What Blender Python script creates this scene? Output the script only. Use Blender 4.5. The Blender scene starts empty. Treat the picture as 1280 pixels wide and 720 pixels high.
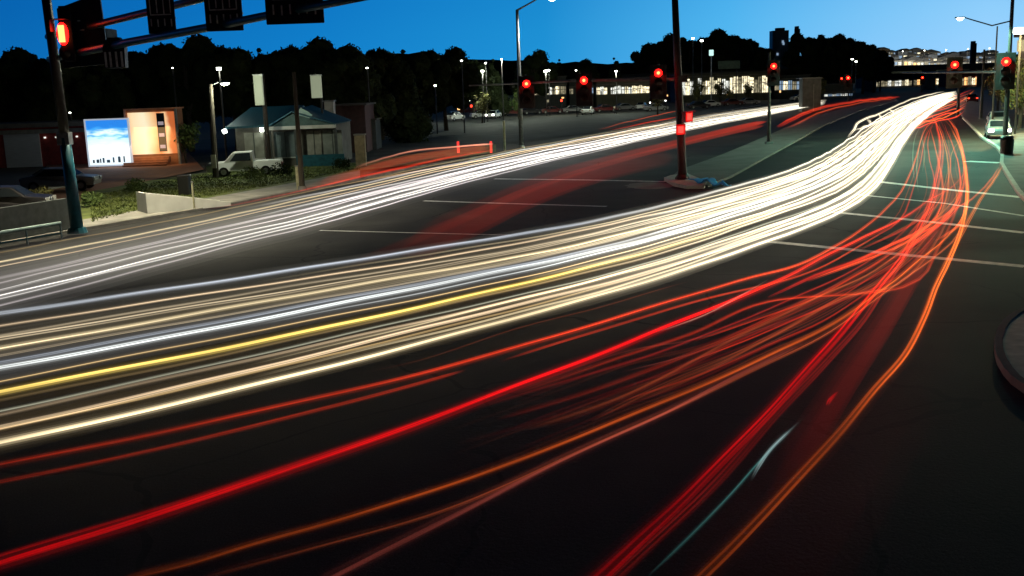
import bpy, math, random
from mathutils import Vector, Matrix
random.seed(7)
C = bpy.context.scene.collection
PI = math.pi
R_ = math.radians

# ------------------------------------------------------------------ camera
F, H = 1300.0, 5.5
PITCH, ROLL = math.atan(252/F), R_(2.0)
RM = (Matrix.Rotation(PI/2 - PITCH, 3, 'X') @ Matrix.Rotation(-ROLL, 3, 'Z'))
CAM = Vector((0, 0, H))

def ray(px, py):
    return RM @ Vector(((px-640)/F, -(py-360)/F, -1.0))
def at(px, py, z=0.0):                       # point of height z seen at that place of the photograph
    d = ray(px, py)
    dz = min(d.z, -0.0035) if z < H else max(d.z, 0.0035)
    t = (z-H)/dz
    return CAM + Vector((d.x, d.y, dz))*t
def proj(p):
    q = RM.transposed() @ (Vector(p)-CAM)
    return 640 + F*q.x/-q.z, 360 - F*q.y/-q.z
def atY(px, py, Y):                          # point at depth Y
    d = ray(px, py)
    return CAM + d*(Y/d.y)
def gpos(px, Y, z=0.0):                      # point of height z at depth Y under picture column px
    x = (px-640)/F*Y
    for _ in range(6):
        x += (px-proj((x, Y, z))[0])/F*Y
    return Vector((x, Y, z))
def ztop(px, py, Y):
    return atY(px, py, Y).z

cam_d = bpy.data.cameras.new('camera')
cam = bpy.data.objects.new('camera', cam_d); C.objects.link(cam)
cam_d.sensor_width = 36; cam_d.lens = 36*F/1280
cam_d.clip_start = 0.1; cam_d.clip_end = 6000
cam.matrix_world = Matrix.Translation(CAM) @ RM.to_4x4()
bpy.context.scene.camera = cam

# ------------------------------------------------------------------ materials
MATS = {}
def mat(name, col, rough=.7, metal=0., col2=None, scale=4., bump=0., spec=.5, detail=6, stretch=None):
    if name in MATS: return MATS[name]
    m = bpy.data.materials.new(name); m.use_nodes = True
    nt = m.node_tree; b = nt.nodes['Principled BSDF']
    b.inputs['Roughness'].default_value = rough; b.inputs['Metallic'].default_value = metal
    b.inputs['Specular IOR Level'].default_value = spec
    col2 = col2 or tuple(c*.6 for c in col)
    tc = nt.nodes.new('ShaderNodeTexCoord'); n = nt.nodes.new('ShaderNodeTexNoise')
    n.inputs['Scale'].default_value = scale; n.inputs['Detail'].default_value = detail
    src = tc.outputs['Object']
    if stretch:
        mp = nt.nodes.new('ShaderNodeMapping'); mp.inputs['Scale'].default_value = stretch
        nt.links.new(src, mp.inputs[0]); src = mp.outputs[0]
    nt.links.new(src, n.inputs['Vector'])
    r = nt.nodes.new('ShaderNodeValToRGB')
    r.color_ramp.elements[0].position = .32; r.color_ramp.elements[1].position = .68
    r.color_ramp.elements[0].color = (*col2, 1); r.color_ramp.elements[1].color = (*col, 1)
    nt.links.new(n.outputs['Fac'], r.inputs[0]); nt.links.new(r.outputs[0], b.inputs['Base Color'])
    if bump:
        bp = nt.nodes.new('ShaderNodeBump'); bp.inputs['Strength'].default_value = bump; bp.inputs['Distance'].default_value = .02
        nt.links.new(n.outputs['Fac'], bp.inputs['Height']); nt.links.new(bp.outputs[0], b.inputs['Normal'])
    MATS[name] = m
    return m
def emis(name, col, strength, sample=True):
    if name in MATS: return MATS[name]
    m = bpy.data.materials.new(name); m.use_nodes = True
    b = m.node_tree.nodes['Principled BSDF']
    b.inputs['Base Color'].default_value = (*[c*.3 for c in col], 1)
    b.inputs['Emission Color'].default_value = (*col, 1); b.inputs['Emission Strength'].default_value = strength
    if not sample: m.cycles.emission_sampling = 'NONE'
    MATS[name] = m
    return m

def asphalt():
    m = mat('asphalt', (.026, .0245, .0225), .8, col2=(.013, .0125, .0115), scale=.35, spec=.12, detail=9)
    nt = m.node_tree; b = nt.nodes['Principled BSDF']
    tc = nt.nodes.new('ShaderNodeTexCoord')
    fine = nt.nodes.new('ShaderNodeTexNoise'); fine.inputs['Scale'].default_value = 14; fine.inputs['Detail'].default_value = 8
    nt.links.new(tc.outputs['Object'], fine.inputs['Vector'])
    bp = nt.nodes.new('ShaderNodeBump'); bp.inputs['Strength'].default_value = .5; bp.inputs['Distance'].default_value = .012
    nt.links.new(fine.outputs['Fac'], bp.inputs['Height']); nt.links.new(bp.outputs[0], b.inputs['Normal'])
    # tar-sealed cracks
    v = nt.nodes.new('ShaderNodeTexVoronoi'); v.feature = 'DISTANCE_TO_EDGE'; v.inputs['Scale'].default_value = .16
    wn = nt.nodes.new('ShaderNodeTexNoise'); wn.inputs['Scale'].default_value = .6
    mx = nt.nodes.new('ShaderNodeMixRGB'); mx.blend_type = 'ADD'; mx.inputs[0].default_value = 1.4
    nt.links.new(tc.outputs['Object'], wn.inputs['Vector']); nt.links.new(tc.outputs['Object'], mx.inputs[1]); nt.links.new(wn.outputs['Color'], mx.inputs[2])
    nt.links.new(mx.outputs[0], v.inputs['Vector'])
    lt = nt.nodes.new('ShaderNodeMath'); lt.operation = 'LESS_THAN'; lt.inputs[1].default_value = .006
    nt.links.new(v.outputs['Distance'], lt.inputs[0])
    sp = nt.nodes.new('ShaderNodeTexNoise'); sp.inputs['Scale'].default_value = 45; sp.inputs['Detail'].default_value = 4
    nt.links.new(tc.outputs['Object'], sp.inputs['Vector'])
    spr = nt.nodes.new('ShaderNodeMapRange'); spr.inputs[1].default_value = .3; spr.inputs[2].default_value = .75; spr.inputs[3].default_value = .45; spr.inputs[4].default_value = 2.2
    nt.links.new(sp.outputs['Fac'], spr.inputs[0])
    pt = nt.nodes.new('ShaderNodeTexNoise'); pt.inputs['Scale'].default_value = .09; pt.inputs['Detail'].default_value = 5; pt.inputs['Distortion'].default_value = 1.5
    nt.links.new(tc.outputs['Object'], pt.inputs['Vector'])
    ptr = nt.nodes.new('ShaderNodeMapRange'); ptr.inputs[1].default_value = .4; ptr.inputs[2].default_value = .6; ptr.inputs[3].default_value = .55; ptr.inputs[4].default_value = 1.35
    nt.links.new(pt.outputs['Fac'], ptr.inputs[0])
    ml = nt.nodes.new('ShaderNodeMath'); ml.operation = 'MULTIPLY'; nt.links.new(spr.outputs[0], ml.inputs[0]); nt.links.new(ptr.outputs[0], ml.inputs[1])
    vs = nt.nodes.new('ShaderNodeVectorMath'); vs.operation = 'SCALE'; nt.links.new(b.inputs['Base Color'].links[0].from_socket, vs.inputs[0]); nt.links.new(ml.outputs[0], vs.inputs['Scale'])
    rr_ = nt.nodes.new('ShaderNodeMapRange'); rr_.inputs[3].default_value = .62; rr_.inputs[4].default_value = .9; nt.links.new(pt.outputs['Fac'], rr_.inputs[0]); nt.links.new(rr_.outputs[0], b.inputs['Roughness'])
    old = vs.outputs[0]
    m2 = nt.nodes.new('ShaderNodeMixRGB'); m2.inputs[2].default_value = (.009, .009, .009, 1)
    nt.links.new(lt.outputs[0], m2.inputs[0]); nt.links.new(old, m2.inputs[1]); nt.links.new(m2.outputs[0], b.inputs['Base Color'])
    return m
ASPH = asphalt()
CONC = mat('concrete', (.30, .28, .25), .8, col2=(.18, .17, .155), scale=1.2, bump=.3)
CONCD = mat('old_concrete', (.17, .165, .16), .85, col2=(.10, .10, .098), scale=.8, bump=.3)
GRASS = mat('grass', (.15, .18, .04), .9, col2=(.05, .07, .018), scale=1.1, bump=.8, detail=12)
SOIL = mat('soil', (.05, .045, .035), .95, col2=(.03, .028, .02), scale=.3)
LOT = mat('lot_asphalt', (.06, .062, .058), .85, col2=(.03, .032, .03), scale=.35, spec=.2)
PAVER = mat('brick_paving', (.28, .12, .06), .8, col2=(.19, .08, .045), scale=2.2, bump=.3)
PAINT = mat('road_paint', (.80, .80, .74), .6, col2=(.40, .40, .38), scale=3.5, detail=12)
KERBW = mat('pale_kerb', (.55, .54, .48), .7, col2=(.34, .33, .3), scale=3)
STEELD = mat('dark_steel', (.035, .03, .028), .45, .3, scale=5)
STEELR = mat('weathered_steel', (.045, .032, .027), .55, .2, scale=3)
STEELG = mat('galvanised_steel', (.36, .37, .36), .45, .6, scale=6)
STEELT = mat('teal_painted_steel', (.012, .12, .17), .4, .1, scale=4)
BLACKP = mat('black_housing', (.012, .012, .013), .45, scale=9)
PLATE = mat('signal_backplate', (.007, .006, .006), .55, scale=6)
RIB = mat('grey_rib', (.75, .77, .80), .5, scale=9)
YELP = mat('signal_yellow', (.05, .035, .01), .5, scale=9)
REDW = mat('red_brick_wall', (.30, .035, .028), .85, col2=(.18, .022, .018), scale=3, bump=.3)
GREYROOF = mat('grey_roof', (.12, .115, .11), .8, scale=1.5)
PLANTW = mat('planter_white_paint', (.82, .81, .76), .7, scale=2, col2=(.7, .69, .64))
WHITEW = mat('white_wall_paint', (.62, .62, .60), .75, scale=2, col2=(.48, .48, .46))
GREYDOOR = mat('roller_door_paint', (.42, .44, .48), .6, scale=8, stretch=(.2, .2, 6), col2=(.3, .32, .35))
TEALR = mat('teal_metal_roof', (.015, .10, .15), .5, .3, scale=8, stretch=(5, .2, .2))
TAN = mat('tan_render', (.15, .14, .12), .85, scale=2)
DGREY = mat('dark_grey_siding', (.07, .08, .08), .8, scale=3)
WOOD = mat('pole_wood', (.06, .048, .035), .9, scale=6, stretch=(3, 3, .4), bump=.4)
BARK = mat('bark', (.07, .055, .04), .95, scale=5, bump=.5)
LEAF = mat('leaf_dark', (.030, .042, .016), .9, col2=(.014, .02, .008), scale=.8, spec=.1)
LEAFG = mat('leaf_green', (.10, .15, .03), .8, col2=(.04, .07, .015), scale=1.5)
LEAFY = mat('leaf_olive', (.20, .19, .05), .8, col2=(.06, .06, .02), scale=1.5)
HILLM = mat('hill_scrub', (.012, .014, .010), 1., col2=(.006, .007, .005), scale=.02, spec=0.)
GLASSD = mat('dark_glass', (.02, .025, .03), .12, scale=1, spec=.6)
CARW = mat('white_car_paint', (.70, .71, .70), .3, scale=.7, col2=(.62, .63, .62))
CARS = mat('silver_car_paint', (.35, .36, .37), .3, .5, scale=.7)
CARD = mat('dark_car_paint', (.03, .028, .03), .25, scale=.7)
CARR = mat('maroon_car_paint', (.12, .02, .02), .3, scale=.7)
TYRE = mat('tyre_rubber', (.015, .015, .015), .9, scale=6)
BLUET = mat('blue_tarp', (.01, .42, 1.), .3, scale=3, col2=(.02, .55, 1.), bump=.2)
L_RED = emis('lit_red_lens', (1, .004, .003), 9)
L_REDHOT = emis('lit_red_core', (1, .22, .06), 5)
L_OFF = mat('unlit_lens', (.04, .015, .01), .3, scale=3)
L_GREEN = mat('unlit_green_lens', (.01, .04, .02), .3, scale=3)
L_WHITE = emis('street_lamp_lens', (.92, 1, .86), 14)
L_COOL = emis('cool_lamp_lens', (.72, .93, 1), 12)
L_HEAD = emis('headlamp_lit', (1, .95, .85), 12)
L_TAIL = emis('tail_lamp_lit', (1, .05, .02), 4, False)
W_WARM = emis('lit_window_cream', (1, .88, .58), 1.7, False)
W_WARM2 = emis('lit_window_dim', (.75, .66, .42), .45, False)
W_WHITE = emis('lit_window_white', (.95, .97, .88), 1.2, False)
W_AMB = emis('lit_window_amber', (1, .55, .2), 1.6, False)
W_BLUE = emis('lit_window_blue', (.45, .65, .9), .5, False)

for m_ in (W_WARM, W_WHITE, W_WARM2):
    nt_ = m_.node_tree; b_ = nt_.nodes['Principled BSDF']; st_ = b_.inputs['Emission Strength'].default_value
    tc_ = nt_.nodes.new('ShaderNodeTexCoord'); n_ = nt_.nodes.new('ShaderNodeTexNoise'); n_.inputs['Scale'].default_value = .9; n_.inputs['Detail'].default_value = 8; n_.inputs['Roughness'].default_value = .75
    r_ = nt_.nodes.new('ShaderNodeMapRange'); r_.inputs[1].default_value = .40; r_.inputs[2].default_value = .60; r_.inputs[3].default_value = st_*.12; r_.inputs[4].default_value = st_*1.3
    nt_.links.new(tc_.outputs['Object'], n_.inputs['Vector']); nt_.links.new(n_.outputs['Fac'], r_.inputs[0]); nt_.links.new(r_.outputs[0], b_.inputs['Emission Strength'])

# ------------------------------------------------------------------ mesh builder
class MB:
    def __init__(s): s.v = []; s.f = []
    def box(s, c, size, rz=0., rot=None):
        c = Vector(c); h = Vector(size)/2; n = len(s.v)
        M = rot or Matrix.Rotation(rz, 3, 'Z')
        for x in (-1, 1):
            for y in (-1, 1):
                for z in (-1, 1):
                    s.v.append(c + M @ Vector((x*h.x, y*h.y, z*h.z)))
        for f in ((0,1,3,2),(4,6,7,5),(0,4,5,1),(2,3,7,6),(0,2,6,4),(1,5,7,3)): s.f.append([n+i for i in f])
        return s
    def tube(s, pts, rad, n=8, caps=True):
        pts = [Vector(p) for p in pts]
        rs = rad if isinstance(rad, (list, tuple)) else [rad]*len(pts)
        base = len(s.v)
        for i, p in enumerate(pts):
            d = (pts[min(i+1, len(pts)-1)] - pts[max(i-1, 0)]).normalized()
            up = Vector((0, 0, 1)) if abs(d.z) < .9 else Vector((0, 1, 0))
            a = d.cross(up).normalized(); b = a.cross(d).normalized()
            for k in range(n):
                t = 2*PI*k/n
                s.v.append(p + (a*math.cos(t) + b*math.sin(t))*rs[i])
        for i in range(len(pts)-1):
            for k in range(n):
                s.f.append([base+i*n+k, base+i*n+(k+1) % n, base+(i+1)*n+(k+1) % n, base+(i+1)*n+k])
        if caps:
            s.f.append([base+k for k in range(n)][::-1]); s.f.append([base+(len(pts)-1)*n+k for k in range(n)])
        return s
    def prism(s, poly, z0, z1):              # poly: list of (x,y)
        n = len(poly); b = len(s.v)
        for x, y in poly: s.v.append(Vector((x, y, z0)))
        for x, y in poly: s.v.append(Vector((x, y, z1)))
        s.f.append([b+n+i for i in range(n)]); s.f.append([b+i for i in range(n)][::-1])
        for i in range(n): s.f.append([b+i, b+(i+1) % n, b+n+(i+1) % n, b+n+i])
        return s
    def poly(s, pts):
        b = len(s.v); s.v += [Vector(p) for p in pts]; s.f.append(list(range(b, len(s.v)))); return s
    def extr(s, prof, y0, y1):               # prof in xz, extruded along y
        n = len(prof); b = len(s.v)
        for x, z in prof: s.v.append(Vector((x, y0, z)))
        for x, z in prof: s.v.append(Vector((x, y1, z)))
        s.f.append([b+i for i in range(n)]); s.f.append([b+n+i for i in range(n)][::-1])
        for i in range(n): s.f.append([b+i, b+n+i, b+n+(i+1) % n, b+(i+1) % n])
        return s
    def build(s, name, m, parent=None, loc=None, smooth=False, bevel=0):
        me = bpy.data.meshes.new(name); me.from_pydata([tuple(v) for v in s.v], [], s.f); me.update()
        if smooth:
            for p in me.polygons: p.use_smooth = True
        if m: me.materials.append(m)
        o = bpy.data.objects.new(name, me); C.objects.link(o)
        if loc is not None: o.location = loc
        if parent: o.parent = parent
        if bevel:
            bv = o.modifiers.new('bevel', 'BEVEL'); bv.width = bevel; bv.segments = 2
        return o

def tag(o, label, cat, group=None):
    o['label'] = label; o['category'] = cat
    if group: o['group'] = group
    return o
def struct(o, kind='structure'):
    o['kind'] = kind; return o
def empty(name, loc, rz=0., label='', cat='', group=None):
    o = bpy.data.objects.new(name, None); C.objects.link(o); o.empty_display_size = .3
    o.location = loc; o.rotation_euler = (0, 0, rz)
    return tag(o, label, cat, group)
def copy_tree(o, parent=None):
    c = o.copy(); C.objects.link(c); c.parent = parent
    for ch in [x for x in KIDS.get(o.name, [])]: copy_tree(ch, c)
    return c
KIDS = {}
def remember(o):
    KIDS[o.name] = list(o.children)
    for c in o.children: remember(c)
def light(name, kind, loc, energy, col, parent=None, **kw):
    d = bpy.data.lights.new(name, kind); d.energy = energy; d.color = col
    for k, v in kw.items(): setattr(d, k, v)
    o = bpy.data.objects.new(name, d); C.objects.link(o); o.location = loc
    if parent: o.parent = parent
    return o
ORD = ['first','second','third','fourth','fifth','sixth','seventh','eighth','ninth','tenth','eleventh','twelfth','thirteenth','fourteenth','fifteenth','sixteenth','seventeenth','eighteenth','nineteenth','twentieth','twenty-first','twenty-second','twenty-third','twenty-fourth','twenty-fifth','twenty-sixth','twenty-seventh','twenty-eighth','twenty-ninth','thirtieth','thirty-first','thirty-second','thirty-third','thirty-fourth']

# ------------------------------------------------------------------ ground, roads
g = MB(); g.poly([(-2500, -60, -.03), (2500, -60, -.03), (2500, 3500, -.03), (-2500, 3500, -.03)])
struct(g.build('ground', SOIL))
def sheet(name, px, z, m, kind='structure'):
    b = MB(); b.poly([at(x, y, z) for x, y in px]); o = b.build(name, m); struct(o, kind); return o
def slab(name, px, h, m, kerb=None):
    pts = [at(x, y, h) for x, y in px]
    a = sum(pts[i].x*pts[(i+1) % len(pts)].y - pts[(i+1) % len(pts)].x*pts[i].y for i in range(len(pts)))
    if a < 0: pts.reverse()
    b = MB(); b.prism([(p.x, p.y) for p in pts], -.02, h); return struct(b.build(name, m))
# asphalt: one sheet covering the crossing and the streets leading off it
far_edge = [(-260, 352), (0, 303), (100, 285), (280, 255), (380, 236), (450, 222), (530, 206), (620, 192), (740, 168), (850, 147), (950, 131), (1030, 121), (1130, 110), (1190, 104)]
rp = [at(x, y, 0) for x, y in far_edge] + [at(1300, 104, 0), Vector((160, 60, 0)), Vector((60, -30, 0)), Vector((-60, -30, 0))]
b = MB(); b.poly([(p.x, p.y, 0) for p in rp]); struct(b.build('road', ASPH))

slab('pavement_left', [(-200, 330), (0, 292), (100, 275), (200, 258), (285, 243), (380, 226), (450, 213), (450, 221), (380, 235), (280, 254), (100, 284), (0, 302), (-200, 340)], .12, CONC)
sheet('grass_verge', [(100, 284), (90, 262), (110, 240), (190, 225), (260, 215), (340, 205), (450, 203), (520, 192), (620, 180), (620, 190), (530, 204), (450, 213), (380, 226), (285, 243)], .10, GRASS)
sheet('brick_forecourt', [(60, 262), (40, 235), (60, 205), (110, 196), (235, 190), (255, 212), (190, 225), (110, 240), (90, 262)], .104, PAVER)
sheet('car_park', [(255, 212), (235, 190), (250, 175), (430, 165), (520, 150), (700, 146), (850, 138), (900, 132), (850, 145), (740, 166), (620, 180), (520, 192), (450, 203), (340, 205)], .02, LOT)
slab('pavement_right', [(1198, 140), (1208, 150), (1227, 170), (1247, 183), (1253, 191), (1252, 203), (1257, 212), (1273, 237), (1290, 255), (1480, 320), (1500, 150), (1290, 104), (1215, 104), (1200, 118)], .12, CONCD)
MED_T = [(838, 221), (850, 212), (900, 194), (960, 169), (1000, 151), (1040, 139), (1080, 130), (1120, 123)]
MED_B = [(1122, 125), (1075, 138), (1030, 156), (1000, 173), (955, 197), (915, 219), (885, 231), (860, 230)]
slab('traffic_island', MED_T + MED_B, .14, mat('worn_concrete', (.12, .11, .105), .9, col2=(.07, .066, .062), scale=.6, bump=.3))
# pale raised nose at the end of the island, where the signal pole stands
nose = slab('island_nose', [(830, 222), (838, 219), (858, 216), (884, 227), (880, 232), (858, 232), (842, 229)], .17, KERBW)
slab('corner_island', [(1290, 383), (1272, 390), (1255, 404), (1248, 424), (1252, 446), (1270, 470), (1290, 484), (1400, 500), (1500, 440), (1400, 380)], .14, KERBW)

def kerb(name, px, z0=.0, h=.15, w=.16, m=KERBW):
    pts = [at(x, y, h) for x, y in px]; b = MB()
    for i in range(len(pts)-1):
        p, q = pts[i], pts[i+1]; c = (p+q)/2; d = q-p
        b.box((c.x, c.y, h/2+.004), (d.length+w*.4, w, h+.008), math.atan2(d.y, d.x))
    return struct(b.build(name, m))
kerb('kerb_right', [(1204, 147), (1208, 150), (1227, 170), (1247, 183), (1253, 191), (1252, 203), (1257, 212), (1273, 237), (1292, 257)], w=.2)
kerb('kerb_corner', [(1290, 383), (1272, 390), (1259, 400), (1252, 410), (1248, 424), (1249, 436), (1252, 446), (1260, 459), (1270, 470), (1290, 484)], w=.15, h=.155, m=CONCD)
kerb('kerb_left', [(-200, 341), (0, 303), (100, 285), (190, 270), (280, 255), (380, 236), (450, 222)], w=.18, m=CONC)
kerb('kerb_left', [(450, 222), (530, 206), (620, 192), (740, 168), (850, 147), (950, 131)], w=.2, m=CONC)

def line(px, w, z=.004, m=PAINT, name='painted_line'):
    pts = [at(x, y, z) for x, y in px]; b = MB()
    for i in range(len(pts)-1):
        p, q = pts[i], pts[i+1]; d = (q-p).normalized(); s = Vector((-d.y, d.x, 0))*w/2
        b.poly([p-s, q-s, q+s, p+s])
    return struct(b.build(name, m))
line([(1208, 201.5), (1251, 203.5)], .8, z=.004)
line([(1098, 227), (1190, 237.5), (1282, 247)], .50)
line([(1070, 243), (1180, 254), (1282, 270)], .22)
line([(1042, 265), (1160, 277), (1282, 291)], .40)
line([(962, 302), (1120, 317.5), (1282, 333)], .42)
line([(400, 288), (520, 291), (640, 294)], .16)
line([(530, 251), (640, 254.5), (758, 258)], .30)
line([(618, 223.5), (740, 225), (832, 227)], .40)
# round patch of lighter asphalt with an iron cover beside the island nose
c = at(812, 232, .004); e = MB()
e.poly([(c.x+1.25*math.cos(t*PI/12)*(1+.1*math.sin(3*t)), c.y+1.9*math.sin(t*PI/12), .004) for t in range(24)])
struct(e.build('road_patch', CONCD))

def interp(tab, x):
    if x <= tab[0][0]: return tab[0][1]
    for (a, va), (b_, vb) in zip(tab, tab[1:]):
        if x <= b_: return va+(vb-va)*(x-a)/(b_-a)
    return tab[-1][1]
# hills
hp = [(-260, 95), (-100, 80), (40, 74), (200, 72), (330, 74), (430, 72), (500, 66), (540, 66), (575, 72), (640, 75), (700, 78), (760, 79), (830, 77), (900, 80), (1000, 74), (1085, 66), (1120, 66), (1180, 68), (1240, 69), (1300, 66), (1450, 60)]
b = MB(); rows = []
for (Y, k) in ((650, 0.), (700, .35), (760, .75), (840, 1.), (1100, .6), (1500, 0)):
    row = []
    for i in range(len(hp)*3-2):
        j = i/3; i0 = int(j); i1 = min(i0+1, len(hp)-1); fr = j-i0
        px = hp[i0][0]*(1-fr)+hp[i1][0]*fr; py = hp[i0][1]*(1-fr)+hp[i1][1]*fr
        z = ztop(px, py, 840)*k + (random.uniform(-1, 1) if 0 < k else -.5)
        p = gpos(px, min(Y, 1000)); row.append((p.x, Y, z))
    rows.append(row)
n = len(rows[0]); b.v = [Vector(p) for r in rows for p in r]
b.f = [[r*n+i, r*n+i+1, (r+1)*n+i+1, (r+1)*n+i] for r in range(len(rows)-1) for i in range(n-1)]
struct(b.build('hills', HILLM, smooth=True))

# ------------------------------------------------------------------ vegetation
def leaf_cloud(blobs, n, size, seed, squash=1.):
    rnd = random.Random(seed); b = MB()
    tot = sum(r**2 for *_, r in blobs)
    for (cx, cy, cz, r) in blobs:
        for _ in range(int(n*r*r/tot)):
            d = Vector((rnd.gauss(0, 1), rnd.gauss(0, 1), rnd.gauss(0, 1))).normalized()
            rr = r*rnd.uniform(.62, 1.0)
            p = Vector((cx, cy, cz)) + Vector((d.x, d.y, d.z*squash))*rr
            a = Vector((rnd.gauss(0, 1), rnd.gauss(0, 1), rnd.gauss(0, 1))).normalized()
            q = a.cross(d+Vector((.01, .02, .03))).normalized(); s = size*rnd.uniform(.5, 1.3)
            b.poly([p-a*s, p+q*s*.6, p+a*s, p-q*s*.6])
    return b
def add_core(b, cx, cy, cz, r, rnd):
    n0 = len(b.v); U_, V_ = 14, 9
    for j in range(V_+1):
        for i in range(U_):
            th, ph = PI*j/V_, 2*PI*i/U_; q = r*(.80+.10*math.sin(3*ph+cx*5)*math.sin(2*th+cy*3))*(1+rnd.uniform(-.16, .16))
            b.v.append(Vector((cx+q*math.sin(th)*math.cos(ph), cy+q*math.sin(th)*math.sin(ph), cz+q*math.cos(th))))
    for j in range(V_):
        for i in range(U_): b.f.append([n0+j*U_+i, n0+(j+1)*U_+i, n0+(j+1)*U_+(i+1) % U_, n0+j*U_+(i+1) % U_])
def make_tree(h, w, seed, leafmat=LEAF, conical=False, core=True, n=8000, size=.17, name='tree'):
    rnd = random.Random(seed)
    t = empty(name, (0, 0, 0))
    tr = MB(); th = h*.42
    tr.tube([(0, 0, 0), (rnd.uniform(-.1, .1), 0, th*.5), (rnd.uniform(-.2, .2), rnd.uniform(-.2, .2), th), (0, 0, h*.8)], [h*.028, h*.022, h*.018, h*.004])
    blobs = []
    if conical:
        for k in range(9):
            f = k/8; blobs.append((rnd.uniform(-.1, .1)*w, rnd.uniform(-.1, .1)*w, h*(.2+.78*f), w*.5*(1.05-f)*.9+.15))
    else:
        for k in range(30):
            a = rnd.uniform(0, 2*PI); q = rnd.uniform(.1, .33)*w
            z = h*rnd.uniform(.36, .86)
            if k == 0: z, q = h*.84, .05*w
            if k in (1, 2, 3): z = h*rnd.uniform(.78, .9)
            if k in (4, 5, 6): z, q = h*.5, w*.12
            r = w*rnd.uniform(.09, .21)*(1.15 - .35*z/h)
            x, y = q*math.cos(a), q*math.sin(a)
            blobs.append((x, y, z, r))
            tr.tube([(0, 0, th*.8), (x*.5, y*.5, (th+z)/2), (x, y, z)], [h*.011, h*.008, h*.003], n=5)
    tr.build('trunk', BARK, t)
    lc = leaf_cloud(blobs, n, size, seed+50)
    if core:
        for q in blobs: add_core(lc, *q, rnd)
    lc.build('crown', leafmat, t)
    remember(t); return t
def place(proto, p, rz, s, label, cat, group, used=set()):
    if proto.name in used: o = copy_tree(proto)
    else: o = proto; used.add(proto.name)
    o.location = p; o.rotation_euler = (0, 0, rz); o.scale = s if isinstance(s, tuple) else (s, s, s)
    return tag(o, label, cat, group)
protos = [make_tree(10, 8, 1), make_tree(10, 9.5, 2), make_tree(10, 7, 3), make_tree(10, 5.5, 4, conical=True, name='conifer_tree')]
# photograph column, top row, depth
row1 = [(-30, 74, 105), (12, 66, 108), (45, 62, 112), (82, 70, 104), (118, 62, 110), (150, 60, 106), (178, 60, 118), (212, 52, 112), (240, 50, 108), (268, 50, 112), (298, 56, 106), (336, 60, 116), (362, 55, 112), (392, 52, 108), (420, 64, 114), (448, 60, 105), (478, 57, 120), (505, 62, 112), (532, 60, 135), (558, 64, 140)]
for i, (px, py, Y) in enumerate(row1):
    pr = protos[[0, 1, 2, 1, 0, 3][i % 6] if i % 7 else 0]
    p = gpos(px, Y); z = ztop(px, py, Y)
    place(pr, p, random.uniform(0, 6), (z/10*random.uniform(.95, 1.15), z/10*1.05, z/10/1.0),
          '%s tree from the left in the black tree line behind the roadside buildings' % ORD[i], 'tree', 'trees in the dark left tree line')
row2 = [(592, 72, 190), (618, 74, 200), (668, 66, 230), (700, 74, 260), (735, 76, 260), (770, 72, 250)]
for i, (px, py, Y) in enumerate(row2):
    p = gpos(px, Y); z = ztop(px, py, Y)
    place(protos[(i*2+1) % 4], p, i*1.3, (z/10*1.1, z/10*1.1, z/10), '%s tree from the left on the low skyline beyond the car park' % ORD[i], 'tree', 'trees on the skyline beyond the car park')
row3 = [(815, 52, 185), (838, 46, 190), (862, 44, 182), (885, 45, 195), (905, 40, 184), (926, 42, 190), (948, 55, 188)]
for i, (px, py, Y) in enumerate(row3):
    p = gpos(px, Y*1.75); z = ztop(px, py, Y*1.75)
    place(protos[i % 3], p, i*1.9, (z/10*1.05, z/10*1.05, z/10), '%s tree from the left in the tall dark clump behind the island signal pole' % ORD[i], 'tree', 'tall dark trees behind the lit shops')
row4 = [(1008, 44, 300), (1024, 41, 310), (1043, 47, 300), (1060, 45, 305), (1078, 50, 300), (1092, 58, 310), (1100, 66, 330)]
for i, (px, py, Y) in enumerate(row4):
    p = gpos(px, Y); z = ztop(px, py, Y)
    place(protos[(i+1) % 3], p, i*2.2, (z/10*.95, z/10*.95, z/10), '%s tree from the left in the rounded black clump left of the hillside town' % ORD[i], 'tree', 'rounded black trees by the hillside town')
# green lit garden trees
gt = make_tree(3.4, 3.2, 21, LEAFG, core=False, n=1400, size=.12, name='small_tree')
place(gt, gpos(233, 88, .1), 0, 1., 'small bright green tree just right of the glowing orange sign tower', 'tree', None)
yt = make_tree(7, 5, 22, LEAFY, core=False, n=2200, size=.16, name='street_tree')
place(yt, gpos(1274, 96, .12), 0, (1, 1, .95), 'lamp-lit yellow-green street tree at the right edge behind the white-lit car', 'tree', 'street trees on the right pavement')
place(yt, gpos(1247, 125, .12), 2, (.8, .8, .95), 'farther yellow-green street tree beside the dark signal post on the right', 'tree', 'street trees on the right pavement')
place(gt, gpos(648, 178, 0), 1, (1, 1, 1.5), 'olive tree standing alone by the car park left of the bare lamp pole', 'tree', None)
ct = make_tree(4.5, 3, 24, LEAFY, core=False, n=900, size=.16, name='young_tree')
for i, (px, Y) in enumerate([(603, 165), (822, 175), (900, 235), (912, 232), (936, 240), (1025, 230), (872, 225)]):
    place(ct, gpos(px, Y), i, random.uniform(.8, 1.25), '%s young ornamental tree from the left among the lit shopfronts' % ORD[i], 'tree', 'young trees in front of the lit shops')
def shrub(px, py, r, seed, m, label, z=.1):
    rnd = random.Random(seed)
    blobs = [(rnd.uniform(-.5, .5)*r, rnd.uniform(-.5, .5)*r, r*rnd.uniform(.35, .7), r*rnd.uniform(.35, .6)) for _ in range(6)]
    o = leaf_cloud(blobs, 700, .07, seed).build('shrub', m, None, at(px, py, z)); return tag(o, label, 'shrub', 'shrubs on the left verge')
shrub(322, 230, 1.05, 1, LEAFG, 'low dark shrub on the verge in front of the white pickup truck')
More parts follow.
